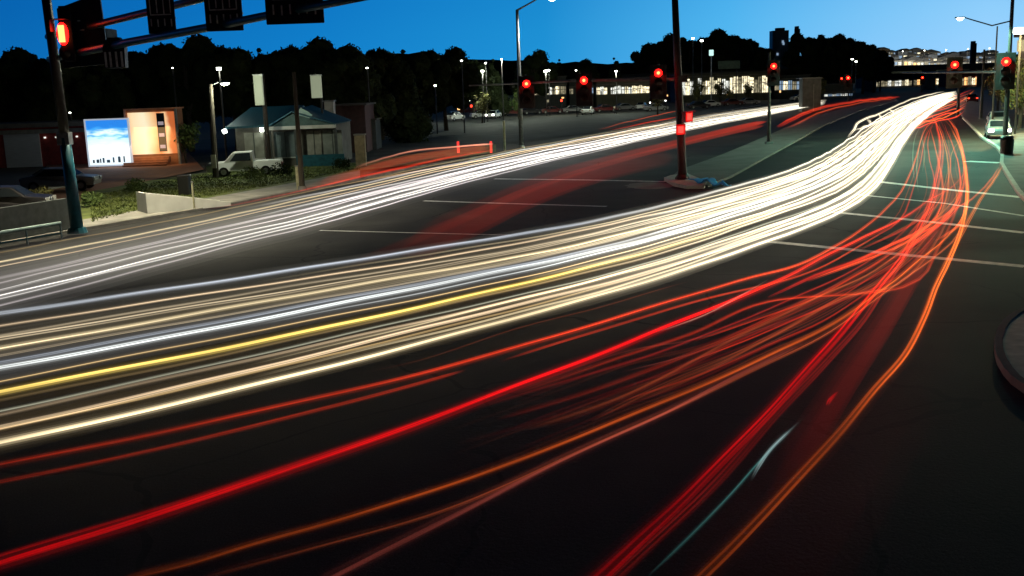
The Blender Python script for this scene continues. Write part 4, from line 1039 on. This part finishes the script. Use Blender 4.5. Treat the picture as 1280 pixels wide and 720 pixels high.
# -- broad curving headlight stream
U = [(-90, 406), (0, 392), (300, 347), (640, 295), (800, 263), (920, 233), (1000, 208), (1045, 185), (1080, 161), (1105, 144.5), (1130, 132.5), (1155, 123.5), (1175, 118), (1195, 113.5)]
Lo = [(-90, 575), (0, 555), (300, 485), (640, 398), (820, 349), (950, 304), (1040, 270), (1085, 243), (1110, 212), (1125, 186), (1142, 161), (1162, 143), (1180, 130.5), (1198, 121.5)]
GREYB = (.42, .46, .52); TANc = (.50, .40, .26); CREAM = (1., .80, .47); CW = (.86, .90, .88); BROWN = (.42, .28, .12); YEL = (1., .70, .16); GREEN_G = (.30, .30, .22); PEACH = (.85, .62, .38)
Bs = [  # fraction, radius, colour, gain vs column, start station, words
 (0., .085, GREYB, [(0, .75), (640, .9), (900, 1.3), (1100, 2)], 0, 'blue-grey'),
 (.10, .05, PEACH, [(0, .55), (640, .9), (1000, 2)], 0, 'thin peach'),
 (.16, .05, TANc, [(0, .5), (640, .8), (1000, 2)], 0, 'dull tan'),
 (.20, .07, TANc, [(0, .65), (640, .8), (1000, 2)], 0, 'tan'),
 (.26, .075, CREAM, [(0, .85), (500, .9), (900, 1.6), (1100, 2.2)], 0, 'cream'),
 (.32, .04, TANc, [(0, .5), (640, .6), (1000, 2)], 0, 'thin tan'),
 (.365, .06, GREYB, [(0, .4), (640, .9), (1000, 2.)], 0, 'soft grey'),
 (.41, .085, CW, [(0, .8), (640, 1.0), (1000, 2.)], 0, 'bright white'),
 (.52, .04, BROWN, [(0, .7), (640, 1.2), (1000, 3)], 0, 'thin brown'),
 (.61, .075, YEL, [(0, 1.1), (640, 1.5), (900, 1.7), (1100, 2.)], 0, 'vivid yellow'),
 (.735, .035, GREEN_G, [(0, .8), (640, 1.0), (1000, 2.)], 0, 'thin olive-grey'),
 (.775, .05, PEACH, [(0, .2), (500, .3), (800, 1.), (1000, 2)], 0, 'faint peach'),
 (.66, .045, BROWN, [(0, .15), (500, .3), (800, 1.3), (1000, 2)], 0, 'faint brown'),
 (.86, .05, PEACH, [(0, .7), (640, 1.0), (1000, 2)], 0, 'peach'),
 (.895, .035, BROWN, [(0, 1.), (640, 1.3), (1000, 3)], 0, 'thin amber-brown'),
 (1., .085, CREAM, [(0, .9), (640, .9), (1000, 1.8)], 0, 'cream outer'),
 (.06, .05, CREAM, [(300, .0), (640, .3), (900, 1.2), (1100, 2.)], 2, 'late cream'),
 (.30, .07, CREAM, [(300, .0), (640, .3), (900, 1.3), (1100, 2.)], 2, 'late warm'),
 (.46, .08, CW, [(300, .0), (640, .3), (900, 1.6), (1100, 2.)], 2, 'late white'),
 (.56, .07, CREAM, [(640, .0), (800, .5), (950, 1.6), (1100, 2.)], 3, 'short warm'),
 (.80, .085, CREAM, [(300, .0), (640, .45), (950, 1.4), (1100, 2.)], 2, 'late pale'),
 (.94, .05, CREAM, [(300, .0), (640, .4), (950, 1.2), (1100, 2.)], 2, 'late sand'),
 (.13, .07, CW, [(700, .0), (900, .9), (1100, 2.)], 4, 'short white'),
 (.22, .07, CREAM, [(700, .0), (900, 1.), (1100, 2.)], 4, 'short yellowish'),
 (.37, .08, CW, [(700, .0), (900, 1.3), (1100, 2.)], 4, 'short brilliant'),
]
order = sorted(range(len(Bs)), key=lambda i: Bs[i][0]); rank = {j: i for i, j in enumerate(order)}
for i, (f_, r, c_, gn, st, wd) in enumerate(Bs):
    gn = [(a_, min(v_*(1. if a_ < 500 else 1.), 1.75 if a_ < 990 else 2.1)) for a_, v_ in gn]; r = r*(.95 if st == 0 else .72)
    f2 = f_
    px = []
    for k in range(st, len(U)):
        ff = f_ + (.012*math.sin(i*2.1+k*.9) if 4 < k < 12 and 0 < f_ < 1 else 0)
        px.append((U[k][0]*(1-ff)+Lo[k][0]*ff, U[k][1]*(1-ff)+Lo[k][1]*ff))
    trail(px, r, c_, gn, '%s streak, %s counted down from the upper edge of the broad curving headlight stream' % (wd, ORD[rank[i]]), 'headlight streaks of the curving stream', sample=(i in (0, 4, 7, 9, 13, 16)), wob=0)
for i, (f_, c_, g_) in enumerate([(.06, (.5, .45, .33), .12), (.24, (.6, .48, .28), .17), (.42, (.6, .6, .6), .11), (.58, (.55, .38, .14), .05), (.80, (.4, .27, .10), .05), (.92, (.6, .42, .2), .07)]):
    px = [(U[k][0]*(1-f_)+Lo[k][0]*f_, U[k][1]*(1-f_)+Lo[k][1]*f_) for k in range(len(U))]
    g_ *= .42; trail(px, .40, c_, [(0, g_), (640, g_*1.2), (1000, g_*.9)], 'soft wide glow film, %s counted down from the upper edge of the curving headlight stream' % ORD[i], 'glow films of the curving stream', sample=False, film=True, z=.68)  # glow between the streaks added as tubes, not a lamp's path
for i, f_ in enumerate((.08, .17, .26, .36, .46, .56, .63, .82, .90, .97)):
    px = [(U[k][0]*(1-f_)+Lo[k][0]*f_, U[k][1]*(1-f_)+Lo[k][1]*f_) for k in range(3, len(U))]
    trail(px, .30, (1, .86, .58), [(640, 0), (780, .07 if f_ != .63 else .02), (950, .08 if f_ != .63 else .02), (1060, .16), (1120, .35)], 'creamy merged glow, %s counted down from the upper edge where the headlight stream bends' % ORD[i], 'merged glows of the bend', sample=False, film=True, z=.7)  # merged brightness of the bend put in as extra emissive tubes
# ladder-like flickering trail on the inner side of the bend
z = []
lad = [(1060, 172), (1068, 162), (1073, 153), (1088, 146.5), (1106, 139), (1124, 130), (1146, 122), (1180, 114)]
trail(lad, .15, CREAM, [(1060, 1.5), (1200, 1.5)], 'upper rail of the ladder-shaped cream trail inside the far bend', 'ladder-shaped trail', sample=False)
lad2 = [(1068, 163), (1080, 159), (1096, 153), (1112, 145.5), (1130, 136), (1150, 127), (1180, 117)]
trail(lad2, .15, CREAM, [(1060, 1.2), (1200, 1.5)], 'lower rail of the ladder-shaped cream trail inside the far bend', 'ladder-shaped trail', sample=False)
for i, (a, c_) in enumerate((((1084, 148.5), (1090, 156)), ((1098, 142.5), (1104, 149.5)), ((1112, 136), (1118, 142)))):
    trail([a, ((a[0]+c_[0])/2, (a[1]+c_[1])/2), c_], .18, CREAM, [(0, 1.3), (1, 1.3)], '%s rung from the near end of the ladder-shaped cream trail' % ORD[i], 'ladder-shaped trail', sample=False)

# -- left street headlight stream
UA = [(-90, 329), (0, 315), (300, 257), (380, 240), (500, 215), (640, 187), (740, 169), (840, 151), (900, 141), (960, 133), (1000, 128), (1034, 124)]
LA = [(-90, 403), (0, 384), (300, 306), (380, 287), (500, 252), (640, 214), (740, 191), (840, 168), (900, 155), (960, 144), (1000, 136), (1030, 131)]
WA = (.95, .90, .85); VG = (.45, .40, .40)
As = [(.02, .05, BROWN, [(0, .35), (300, .5), (500, 1)], 'thin brown upper-edge'),
      (.19, .06, CREAM, [(0, .8), (250, .8), (500, 1.6), (900, 2.6)], 'cream'),
      (.27, .045, PEACH, [(0, .5), (300, .5), (500, 1.5), (900, 2.6)], 'thin peach'),
      (.46, .075, VG, [(0, .55), (300, .9), (450, 2), (900, 4)], 'broad mauve-grey'),
      (.56, .06, VG, [(0, .5), (300, .8), (450, 2), (900, 4)], 'mauve-grey'),
      (.68, .05, WA, [(0, .35), (300, .6), (450, 1.2), (900, 2.4)], 'dull white'),
      (.80, .06, WA, [(0, .6), (300, .75), (450, 1.3), (900, 2.4)], 'brightest white-grey'),
      (.86, .05, WA, [(0, .4), (300, .6), (450, 1.2), (900, 2.4)], 'greyish white'),
      (.97, .05, VG, [(0, .5), (300, .9), (450, 1.8), (700, 1.2)], 'lower-edge grey'),
      (.36, .10, WA, [(300, .0), (420, .6), (600, 1.6), (900, 2.6)], 'far white'),
      (.5, .14, WA, [(360, .0), (450, .7), (600, 1.8), (900, 2.8)], 'far broad white'),
      (.12, .09, WA, [(300, .0), (420, .6), (600, 1.3), (900, 2.6)], 'far upper white'),
      (.64, .11, WA, [(360, .0), (470, .6), (620, 1.6), (900, 2.8)], 'far lower white'),
      (.76, .08, WA, [(360, .0), (470, .4), (620, 1.4), (900, 2.8)], 'far inner white'),
      (.90, .07, WA, [(420, .0), (520, .3), (700, .7), (900, 2.)], 'far fading white')]
order = sorted(range(len(As)), key=lambda i: As[i][0]); rank = {j: i for i, j in enumerate(order)}
st_ok = lambda g_: g_[0][1] > 0
for i, (f_, r, c_, gn, wd) in enumerate(As):
    gn = [(a_, min(v_*(.95 if a_ < 460 else .66), 1.45)) for a_, v_ in gn]; r *= (.85 if st_ok(gn) else .62)
    st = 0 if gn[0][1] > 0 else 2
    px = [(UA[k][0]*(1-f_)+LA[k][0]*f_, UA[k][1]*(1-f_)+LA[k][1]*f_) for k in range(st, len(UA))]
    trail(px, r, c_, gn, '%s streak, %s counted down from the upper edge of the left street stream' % (wd, ORD[rank[i]]), 'headlight streaks of the left street', sample=(i in (1, 6, 10, 12)))
for i, (f_, g_) in enumerate([(.10, .10), (.32, .16), (.48, .26), (.62, .26), (.76, .24), (.90, .18), (.98, .05)]):
    px = [(UA[k][0]*(1-f_)+LA[k][0]*f_, UA[k][1]*(1-f_)+LA[k][1]*f_) for k in range(len(UA)-1)]
    g_ *= .3; trail(px, .48, (.62, .58, .52), [(0, g_), (300, g_*1.2), (640, g_*.6), (900, g_*.2)], 'soft wide grey glow film, %s counted down from the upper edge of the left street stream' % ORD[i], 'glow films of the left street', sample=False, film=True, z=.68)  # soft grey glow of the stream put in as dim tubes
trail([(x, y+1.5) for x, y in [(430, 229), (500, 217), (560, 206), (640, 191), (740, 171), (840, 152)]], .05, (1, .6, .3), [(420, 0), (500, .5), (840, 1)], 'thin peach streak along the top of the left street stream', 'headlight streaks of the left street', sample=False)

# -- red trails
RED = (1., .003, .006); RO = (1., .055, .014); OR = (1., .145, .018); DR = (.26, .009, .006); BR = (.20, .034, .010); PK = (.24, .042, .03)
def red(px, r, col, gain, label, **k):
    r = r*.98; gain = [(a_, v_*.64) for a_, v_ in gain]; k.setdefault('yfade', True); k.setdefault('z', .85); k.setdefault('group', 'tail light trails'); k.setdefault('sample', False)
    grp = k.pop('group'); return trail(px, r, col, gain, label, grp, **k)
red([(-90, 602), (0, 583), (160, 549), (320, 514), (480, 477), (620, 441), (780, 395), (920, 353), (998, 331), (1075, 288), (1118, 251), (1138, 217), (1147, 190), (1155, 165), (1168, 150), (1190, 140)], .06, RO, [(0, .22), (500, .5), (700, .9), (1000, 1.), (1150, .8)], 'long orange-red trail nearest below the cream outer streak', sample=True)
red([(-90, 620), (0, 601), (160, 567), (320, 531), (500, 485), (584, 463)], .045, RO, [(0, .17), (500, .4), (570, .35), (584, 0)], 'short orange-red trail that stops in the middle of the road')
red([(-90, 738), (0, 703), (160, 653), (320, 601), (480, 546), (640, 487), (760, 440), (860, 398), (967, 353), (1037, 318), (1122, 277), (1161, 250), (1192, 233), (1215, 205)], .085, RED, [(0, .5), (500, .8), (900, 1.1), (1100, .9), (1215, .2)], 'boldest crimson trail sweeping from the bottom left corner', sample=True)
red([(-90, 731), (0, 697), (160, 647), (320, 595), (480, 540), (640, 483)], .03, RED, [(0, .35), (500, .4), (640, 0)], 'thin crimson line hugging the boldest crimson trail')
red([(620, 452), (700, 428), (800, 398), (900, 370), (1000, 345), (1060, 315), (1110, 285)], .035, RO, [(620, 0), (700, .5), (900, .7), (1100, .6)], 'thin orange-red trail just above the bold crimson one')
red([(148, 722), (230, 703), (320, 676), (426, 648), (553, 610), (640, 579), (776, 525), (869, 487), (960, 444), (1030, 410), (1105, 360), (1150, 325), (1185, 296), (1208, 262), (1212, 225)], .05, OR, [(150, .2), (400, .38), (640, .5), (900, .8), (1100, .9), (1212, .7)], 'bright orange trail curving from bottom centre left up the right street', sample=True)
red([(250, 724), (380, 690), (520, 650), (620, 612), (737, 558), (861, 500), (960, 452), (1040, 412), (1100, 370), (1150, 335), (1190, 302), (1210, 268)], .05, BR, [(250, .3), (600, .8), (900, 1.6), (1100, 2.)], 'brown-orange trail just beneath the bright orange one')
red([(380, 736), (412, 720), (524, 662), (640, 604), (740, 556), (840, 511), (930, 466), (1010, 424)], .08, PK, [(380, .55), (640, .9), (840, .8), (1000, .4)], 'broad dusky pink trail lowest of the left sweeping group')
for i, (a, c_, d_, e_) in enumerate([((600, 510), (740, 468), (850, 432), (960, 386)), ((620, 523), (760, 480), (870, 440), (985, 388)), ((660, 535), (776, 496), (888, 440), (1000, 384)), ((700, 530), (800, 486), (910, 432), (1020, 378)), ((740, 528), (840, 478), (927, 440), (1040, 378)), ((560, 560), (700, 520), (830, 466), (960, 410)), ((800, 500), (880, 466), (960, 424), (1055, 372)), ((640, 492), (760, 452), (860, 420), (960, 378))]):
    red([a, c_, d_, e_, (1080+i*7, 330+i*4), (1130+i*6, 290+i*3), (1165+i*5, 250), (1178+i*3, 215)], .045+.012*(i % 3), [DR, RO, BR, DR, BR, DR, BR, RO][i], [(560, 0), (760, .16 if i % 2 else .55), (960, .4 if i % 2 else .9), (1100, .5 if i % 2 else 1.3), (1180, .4 if i % 2 else 1.)], '%s dim red trail from the top in the fan between the crimson and orange trails' % ORD[i])
red([(690, 770), (748, 720), (800, 671), (853, 623), (900, 576), (960, 514), (1020, 450), (1064, 400), (1095, 361), (1126, 322), (1153, 276), (1167, 235), (1175, 190), (1170, 155), (1160, 140)], .10, RED, [(0, .42), (800, .38), (950, .6), (1050, .8), (1130, 1.1), (1180, 1.1)], 'thick crimson trail running steeply from the bottom edge up the right street', sample=True)
red([(720, 770), (775, 720), (830, 668), (880, 620), (925, 572), (980, 508), (1035, 450), (1080, 398), (1108, 356), (1136, 315), (1160, 272), (1172, 235), (1179, 190), (1174, 155)], .07, DR, [(700, .5), (950, .8), (1050, 1.), (1180, 2.)], 'darker red companion right of the thick steep crimson trail')
red([(820, 775), (870, 728), (920, 680), (965, 634), (1010, 585), (1055, 534), (1095, 485), (1125, 450), (1142, 424), (1158, 390), (1169, 361), (1188, 322), (1203, 280), (1209, 237), (1204, 195), (1190, 160)], .085, OR, [(850, .30), (950, .36), (1050, .6), (1120, .95), (1190, 1.)], 'outermost thick orange trail bending up on the right', sample=True)
red([(1142, 424), (1158, 388), (1172, 352), (1188, 318), (1205, 285), (1225, 250), (1240, 228), (1254, 206)], .08, OR, [(1140, .4), (1254, .8)], 'orange branch climbing right towards the kerb bend', sample=False)
red([(1056, 330), (1110, 308), (1153, 287), (1190, 263), (1215, 248), (1238, 226), (1250, 207)], .06, RO, [(1050, .5), (1250, .7)], 'orange-red branch crossing the loops to the right kerb')
red([(960, 372), (1020, 345), (1080, 322), (1130, 298), (1170, 282), (1196, 262), (1205, 235)], .06, RED, [(960, .5), (1200, .8)], 'red trail crossing the middle of the painted lines')
red([(975, 596), (1030, 515), (1075, 445), (1115, 385), (1150, 328), (1175, 280), (1190, 240), (1195, 200)], .30, DR, [(970, .0), (1030, .12), (1100, .22), (1190, .3)], 'wide faint red band inside the outermost orange trail', halo=.1, film=True)
red([(955, 640), (1010, 560), (1060, 480), (1100, 420), (1140, 350), (1168, 295)], .20, DR, [(950, .0), (1030, .15), (1100, .22), (1190, .25)], 'second wide faint red band left of the outermost orange trail', halo=.1, film=True)
red([(900, 760), (960, 690), (1020, 610), (1075, 530), (1110, 470)], 1.0, (.9, .06, .03), [(900, .006), (1000, .010), (1070, .009), (1110, .0)], 'very faint brown-red haze film around the outermost orange trail near the bottom', halo=0, film=True, z=1.2)  # reddish haze put in as one very wide emissive tube
red([(1034, 508), (1038, 500), (1047, 491)], .05, RED, [(0, .5), (2000, .5)], 'tiny isolated red dash among the faint bands')
for i, (pts, col, r, gv) in enumerate([
    ([(1105, 330), (1150, 300), (1185, 270), (1200, 240), (1198, 205), (1188, 175), (1180, 155)], RED, .05, .7),
    ([(1120, 318), (1160, 290), (1195, 255), (1206, 222), (1203, 190), (1195, 165), (1185, 148)], RO, .06, .8),
    ([(1150, 300), (1178, 262), (1186, 225), (1183, 190), (1176, 165), (1165, 145)], OR, .05, .5),
    ([(1140, 290), (1160, 262), (1168, 230), (1162, 200), (1160, 175), (1168, 150)], RED, .04, .6),
    ([(1170, 300), (1200, 280), (1209, 250), (1208, 215), (1203, 185), (1193, 158), (1180, 145)], RO, .07, .8),
    ([(1090, 300), (1125, 275), (1140, 240), (1150, 205), (1156, 175), (1165, 155)], RED, .04, .6),
    ([(1192, 275), (1196, 245), (1188, 215), (1190, 190), (1200, 175)], OR, .035, .4),
    ([(1075, 312), (1120, 292), (1160, 268), (1180, 240), (1188, 205), (1180, 172), (1172, 150)], RED, .04, .6),
    ([(1010, 352), (1070, 330), (1130, 305), (1170, 270), (1178, 235), (1170, 190), (1163, 160)], RO, .05, .55)]):
    red(pts, r, col, [(0, gv*1.3), (2000, gv*1.3)], '%s of the thin red loops knotted at the mouth of the right street' % ORD[i], group='red loops on the right street')
    rr = random.Random(40+i); dx, dy, tw = rr.uniform(-9, 9), rr.uniform(-5, 5), rr.uniform(-.08, .08)
    red([(x+dx+tw*(y-220), y+dy) for x, y in pts], r*.6, [RO, OR, RO][i % 3], [(0, gv*.8), (2000, gv*.8)], '%s of the hair-thin orange loops tangled among the red ones on the right street' % ORD[i], group='red loops on the right street', fil=2)
for i, pts in enumerate([[(1143, 225), (1141, 200), (1143, 175), (1150, 158)], [(1148, 240), (1146, 210), (1150, 180), (1157, 160)], [(1153, 215), (1156, 190), (1152, 170), (1160, 152)]]):
    red(pts, .04, [(.35, .5, .36), (.5, .4, .25), (.35, .3, .2)][i], [(0, .45), (2000, .45)], '%s pale greenish vertical streak left of the red knot' % ORD[i], z=.7, group='red loops on the right street')
for i in range(9):
    y0 = 122+3.3*i; rr = random.Random(i)
    red([(1150-2*i, y0+16), (1162, y0+7+rr.uniform(-2, 2)), (1178, y0+2), (1196, y0-4+rr.uniform(-2, 2)), (1215-1.2*i, y0-10)], .10, [RED, RO, RED, OR][i % 4], [(0, 1.2), (2000, 1.4)], '%s red queue streak from the top by the far dark signal post' % ORD[i], group='far red queue streaks', halo=.1)
red([(1218, 112), (1210, 120), (1200, 128)], .16, OR, [(0, 1.2), (2000, 1.2)], 'short amber streak under the far right signals', group='far red queue streaks')
# red stream along the far side of the island
red([(1125, 121), (1090, 124), (1060, 128), (1030, 134), (1010, 140), (990, 149), (972, 159)], .30, RED, [(970, .9), (1100, .8)], 'solid red band rising behind the island to the street bend', halo=.1, z=.8)
red([(1120, 123), (1080, 128), (1045, 135), (1022, 142), (1000, 153), (985, 160)], .22, RO, [(970, .25), (1100, .5)], 'paler lower edge of the solid red band behind the island', halo=.1, z=.8)
red([(958, 152), (920, 160), (850, 177), (760, 199), (680, 222), (600, 256), (520, 290)], .30, RED, [(480, 0), (620, .05), (760, .11), (860, .26), (958, .6)], 'wide faint red film between the two headlight streams', halo=.2, z=.8, film=True)
red([(955, 157), (900, 169), (830, 186), (740, 210), (660, 238), (560, 282), (420, 340)], .22, DR, [(420, 0), (600, .22), (760, .45), (958, 1.2)], 'darker red film beneath the wide faint one', halo=.2, z=.8, film=True)
red([(840, 196), (760, 214), (700, 232), (640, 256), (580, 284), (500, 318)], .62, (1., .004, .006), [(480, 0), (600, .09), (720, .12), (840, .02)], 'dim blood-red glow film, standing in for red light on the road, widest between the two headlight streams', halo=0, z=.75, film=True)  # red light washing the road, put in as a glowing tube above it
red([(850, 138), (830, 142), (800, 149), (770, 156), (748, 163)], .07, RO, [(740, .2), (850, 1.1)], 'upper of two short red streaks ending at the island pole', z=.9)
red([(848, 146), (820, 151), (790, 157), (760, 163)], .10, RED, [(760, .1), (850, 1.)], 'lower of two short red streaks ending at the island pole', z=.9)
red([(375, 240), (420, 228), (480, 214), (540, 201), (600, 190), (616, 187)], .16, RED, [(375, .1), (480, .5), (616, .6)], 'red band above the left street stream', z=.9)
red([(440, 211), (470, 201), (500, 192), (520, 188), (560, 184.5), (617, 180)], .09, (1, .30, .2), [(440, .05), (500, .7), (617, 1.6)], 'pale pink top edge of the red box-like trail left of centre', z=1.3)
red([(400, 229), (440, 218), (480, 206), (520, 197), (570, 189.5), (612, 184.5)], .34, (1, .05, .03), [(400, .05), (480, .28), (612, .28)], 'faint red film inside the box-like trail left of centre', z=.9, halo=0, film=True)
red([(372, 238), (410, 227), (450, 216), (480, 207)], .30, (.8, .16, .06), [(372, .06), (450, .13), (480, .0)], 'faint orange film beside the tan gate pillar', z=.6, halo=0, film=True)
for px in (573, 614):
    p = at(px, 191, .4); b = MB(); b.tube([p, p+Vector((0, 0, .9))], .09, 6, caps=False); o = b.build('light_trail', TMD)
    ca = o.data.attributes.new('glow', 'FLOAT_COLOR', 'POINT')
    for i in range(len(b.v)): ca.data[i].color = (.7, .02, .015, 1)
    tag(o, 'short upright red bar %s of the box-like trail left of centre' % ('inside the middle' if px == 573 else 'closing the right end'), 'light trail', 'tail light trails')
red([(260, 262), (330, 248), (400, 233), (460, 220)], .05, RED, [(260, .15), (330, .4), (460, .6)], 'thin red line along the far kerb above the left street stream', z=.8)
base = [(300, 684), (426, 648), (553, 610), (640, 579), (776, 525), (869, 487), (960, 444), (1030, 410), (1105, 360), (1150, 322), (1180, 285)]
for i in range(12):
    rr = random.Random(90+i); o1, o2 = -6-7.5*i+rr.uniform(-4, 4), -2-3.4*i
    pts = [(x, y+o1*min(1, (1180-x)/420)+o2*min(1, max(0, (x-900)/200))*.6) for x, y in base[rr.choice([2, 3, 4, 5]):]]
    red(pts, .022, [BR, DR, RO, PK][i % 4], [(500, .0), (760, .35), (980, .9), (1180, .7)], '%s hair-thin faint trail counted up from the bright orange one across the fan' % ORD[i], group='hairline trails', fil=2, halo=0)
# cold arcs near the bottom right
red([(810, 722), (870, 664), (915, 618), (950, 577), (978, 546)], .03, (.12, .42, .40), [(800, .25), (950, .6)], 'thin teal arc between the two steep trails at the bottom', z=.5)
red([(938, 604), (950, 582), (963, 563), (980, 545), (1004, 522)], .035, (.6, .85, .85), [(938, .0), (952, .75), (978, .7), (990, .1), (1004, .02)], 'short bright white-teal arc beside the isolated red dash', z=.6)
red([(820, 415), (880, 394), (920, 374), (960, 350)], .02, (.8, .6, .45), [(700, .0), (820, .25), (960, .5)], 'hair-thin pale streak just below the bold crimson trail', z=.6)
red([(440, 470), (520, 452), (640, 412), (760, 380), (860, 352)], .02, BR, [(440, 0), (600, .4), (860, .5)], 'hair-thin brown streak between headlight stream and orange-red trail', z=.6)

# ------------------------------------------------------------------ sky and light
sc = bpy.context.scene
w = bpy.data.worlds.new('World'); sc.world = w; w.use_nodes = True; nt = w.node_tree
bg = nt.nodes['Background']
sky = nt.nodes.new('ShaderNodeTexSky'); sky.sky_type = 'NISHITA'; sky.sun_disc = False
SUN_EL, SUN_AZ = R_(1.5), R_(75)
sky.sun_elevation = SUN_EL; sky.sun_rotation = SUN_AZ; sky.ozone_density = 4; sky.dust_density = .3; sky.air_density = 1.
tc = nt.nodes.new('ShaderNodeTexCoord'); nm = nt.nodes.new('ShaderNodeVectorMath'); nm.operation = 'NORMALIZE'
nt.links.new(tc.outputs['Generated'], nm.inputs[0])
sx = nt.nodes.new('ShaderNodeSeparateXYZ'); nt.links.new(nm.outputs[0], sx.inputs[0])
# afterglow: brighter and paler towards the right (the side where the sun went down), darker overhead
az = nt.nodes.new('ShaderNodeMapRange'); az.inputs[1].default_value = -.5; az.inputs[2].default_value = .48
nt.links.new(sx.outputs['X'], az.inputs[0])
rl = nt.nodes.new('ShaderNodeValToRGB'); cr_m = rl.color_ramp
cr_m.elements[0].position = 0; cr_m.elements[0].color = (.001, .105, .40, 1)
cr_m.elements[1].position = .93; cr_m.elements[1].color = (.19, .55, .92, 1)
for pos, col in ((.33, (.003, .18, .55)), (.55, (.008, .245, .62)), (.72, (.055, .41, .82))):
    e = cr_m.elements.new(pos); e.color = (*col, 1)
nt.links.new(az.outputs[0], rl.inputs[0])
el = nt.nodes.new('ShaderNodeValToRGB')
el.color_ramp.elements[0].position = 0; el.color_ramp.elements[0].color = (1.9, 1.22, 1.12, 1)
el.color_ramp.elements[1].position = .9; el.color_ramp.elements[1].color = (.006, .007, .009, 1)
for pos, col in ((.05, (1.45, 1.12, 1.05)), (.12, (.75, .85, .93)), (.2, (.07, .09, .10))):
    e = el.color_ramp.elements.new(pos); e.color = (*col, 1)
nt.links.new(sx.outputs['Z'], el.inputs[0])
mu = nt.nodes.new('ShaderNodeMixRGB'); mu.blend_type = 'MULTIPLY'; mu.inputs[0].default_value = 1
nt.links.new(rl.outputs[0], mu.inputs[1]); nt.links.new(el.outputs[0], mu.inputs[2])
sk_ = nt.nodes.new('ShaderNodeMixRGB'); sk_.blend_type = 'MULTIPLY'; sk_.inputs[0].default_value = 1; sk_.inputs[2].default_value = (.002, .006, .012, 1)
nt.links.new(sky.outputs[0], sk_.inputs[1])
ad = nt.nodes.new('ShaderNodeMixRGB'); ad.blend_type = 'ADD'; ad.inputs[0].default_value = 1
nt.links.new(mu.outputs[0], ad.inputs[1]); nt.links.new(sk_.outputs[0], ad.inputs[2])
bk = nt.nodes.new('ShaderNodeMapRange'); bk.inputs[1].default_value = -.2; bk.inputs[2].default_value = .75; bk.inputs[3].default_value = .03; bk.inputs[4].default_value = 1.
nt.links.new(sx.outputs['Y'], bk.inputs[0])
fm = nt.nodes.new('ShaderNodeVectorMath'); fm.operation = 'SCALE'; nt.links.new(ad.outputs[0], fm.inputs[0]); nt.links.new(bk.outputs[0], fm.inputs['Scale'])
nt.links.new(fm.outputs[0], bg.inputs['Color']); bg.inputs['Strength'].default_value = 1.0
sun = light('sun', 'SUN', (0, 0, 50), .02, (.6, .75, 1), angle=R_(10))
sd = Vector((math.sin(SUN_AZ)*math.cos(SUN_EL), math.cos(SUN_AZ)*math.cos(SUN_EL), math.sin(SUN_EL)))
sun.rotation_euler = sd.to_track_quat('Z', 'Y').to_euler()

sc.view_settings.view_transform = 'Standard'; sc.view_settings.look = 'None'; sc.view_settings.exposure = 0; sc.view_settings.gamma = 1
sc.view_settings.use_curve_mapping = False
cy = sc.cycles
cy.use_denoising = True; cy.transparent_max_bounces = 96; cy.max_bounces = 5; cy.diffuse_bounces = 2; cy.glossy_bounces = 2
cy.sample_clamp_indirect = 2.0; cy.use_light_tree = True
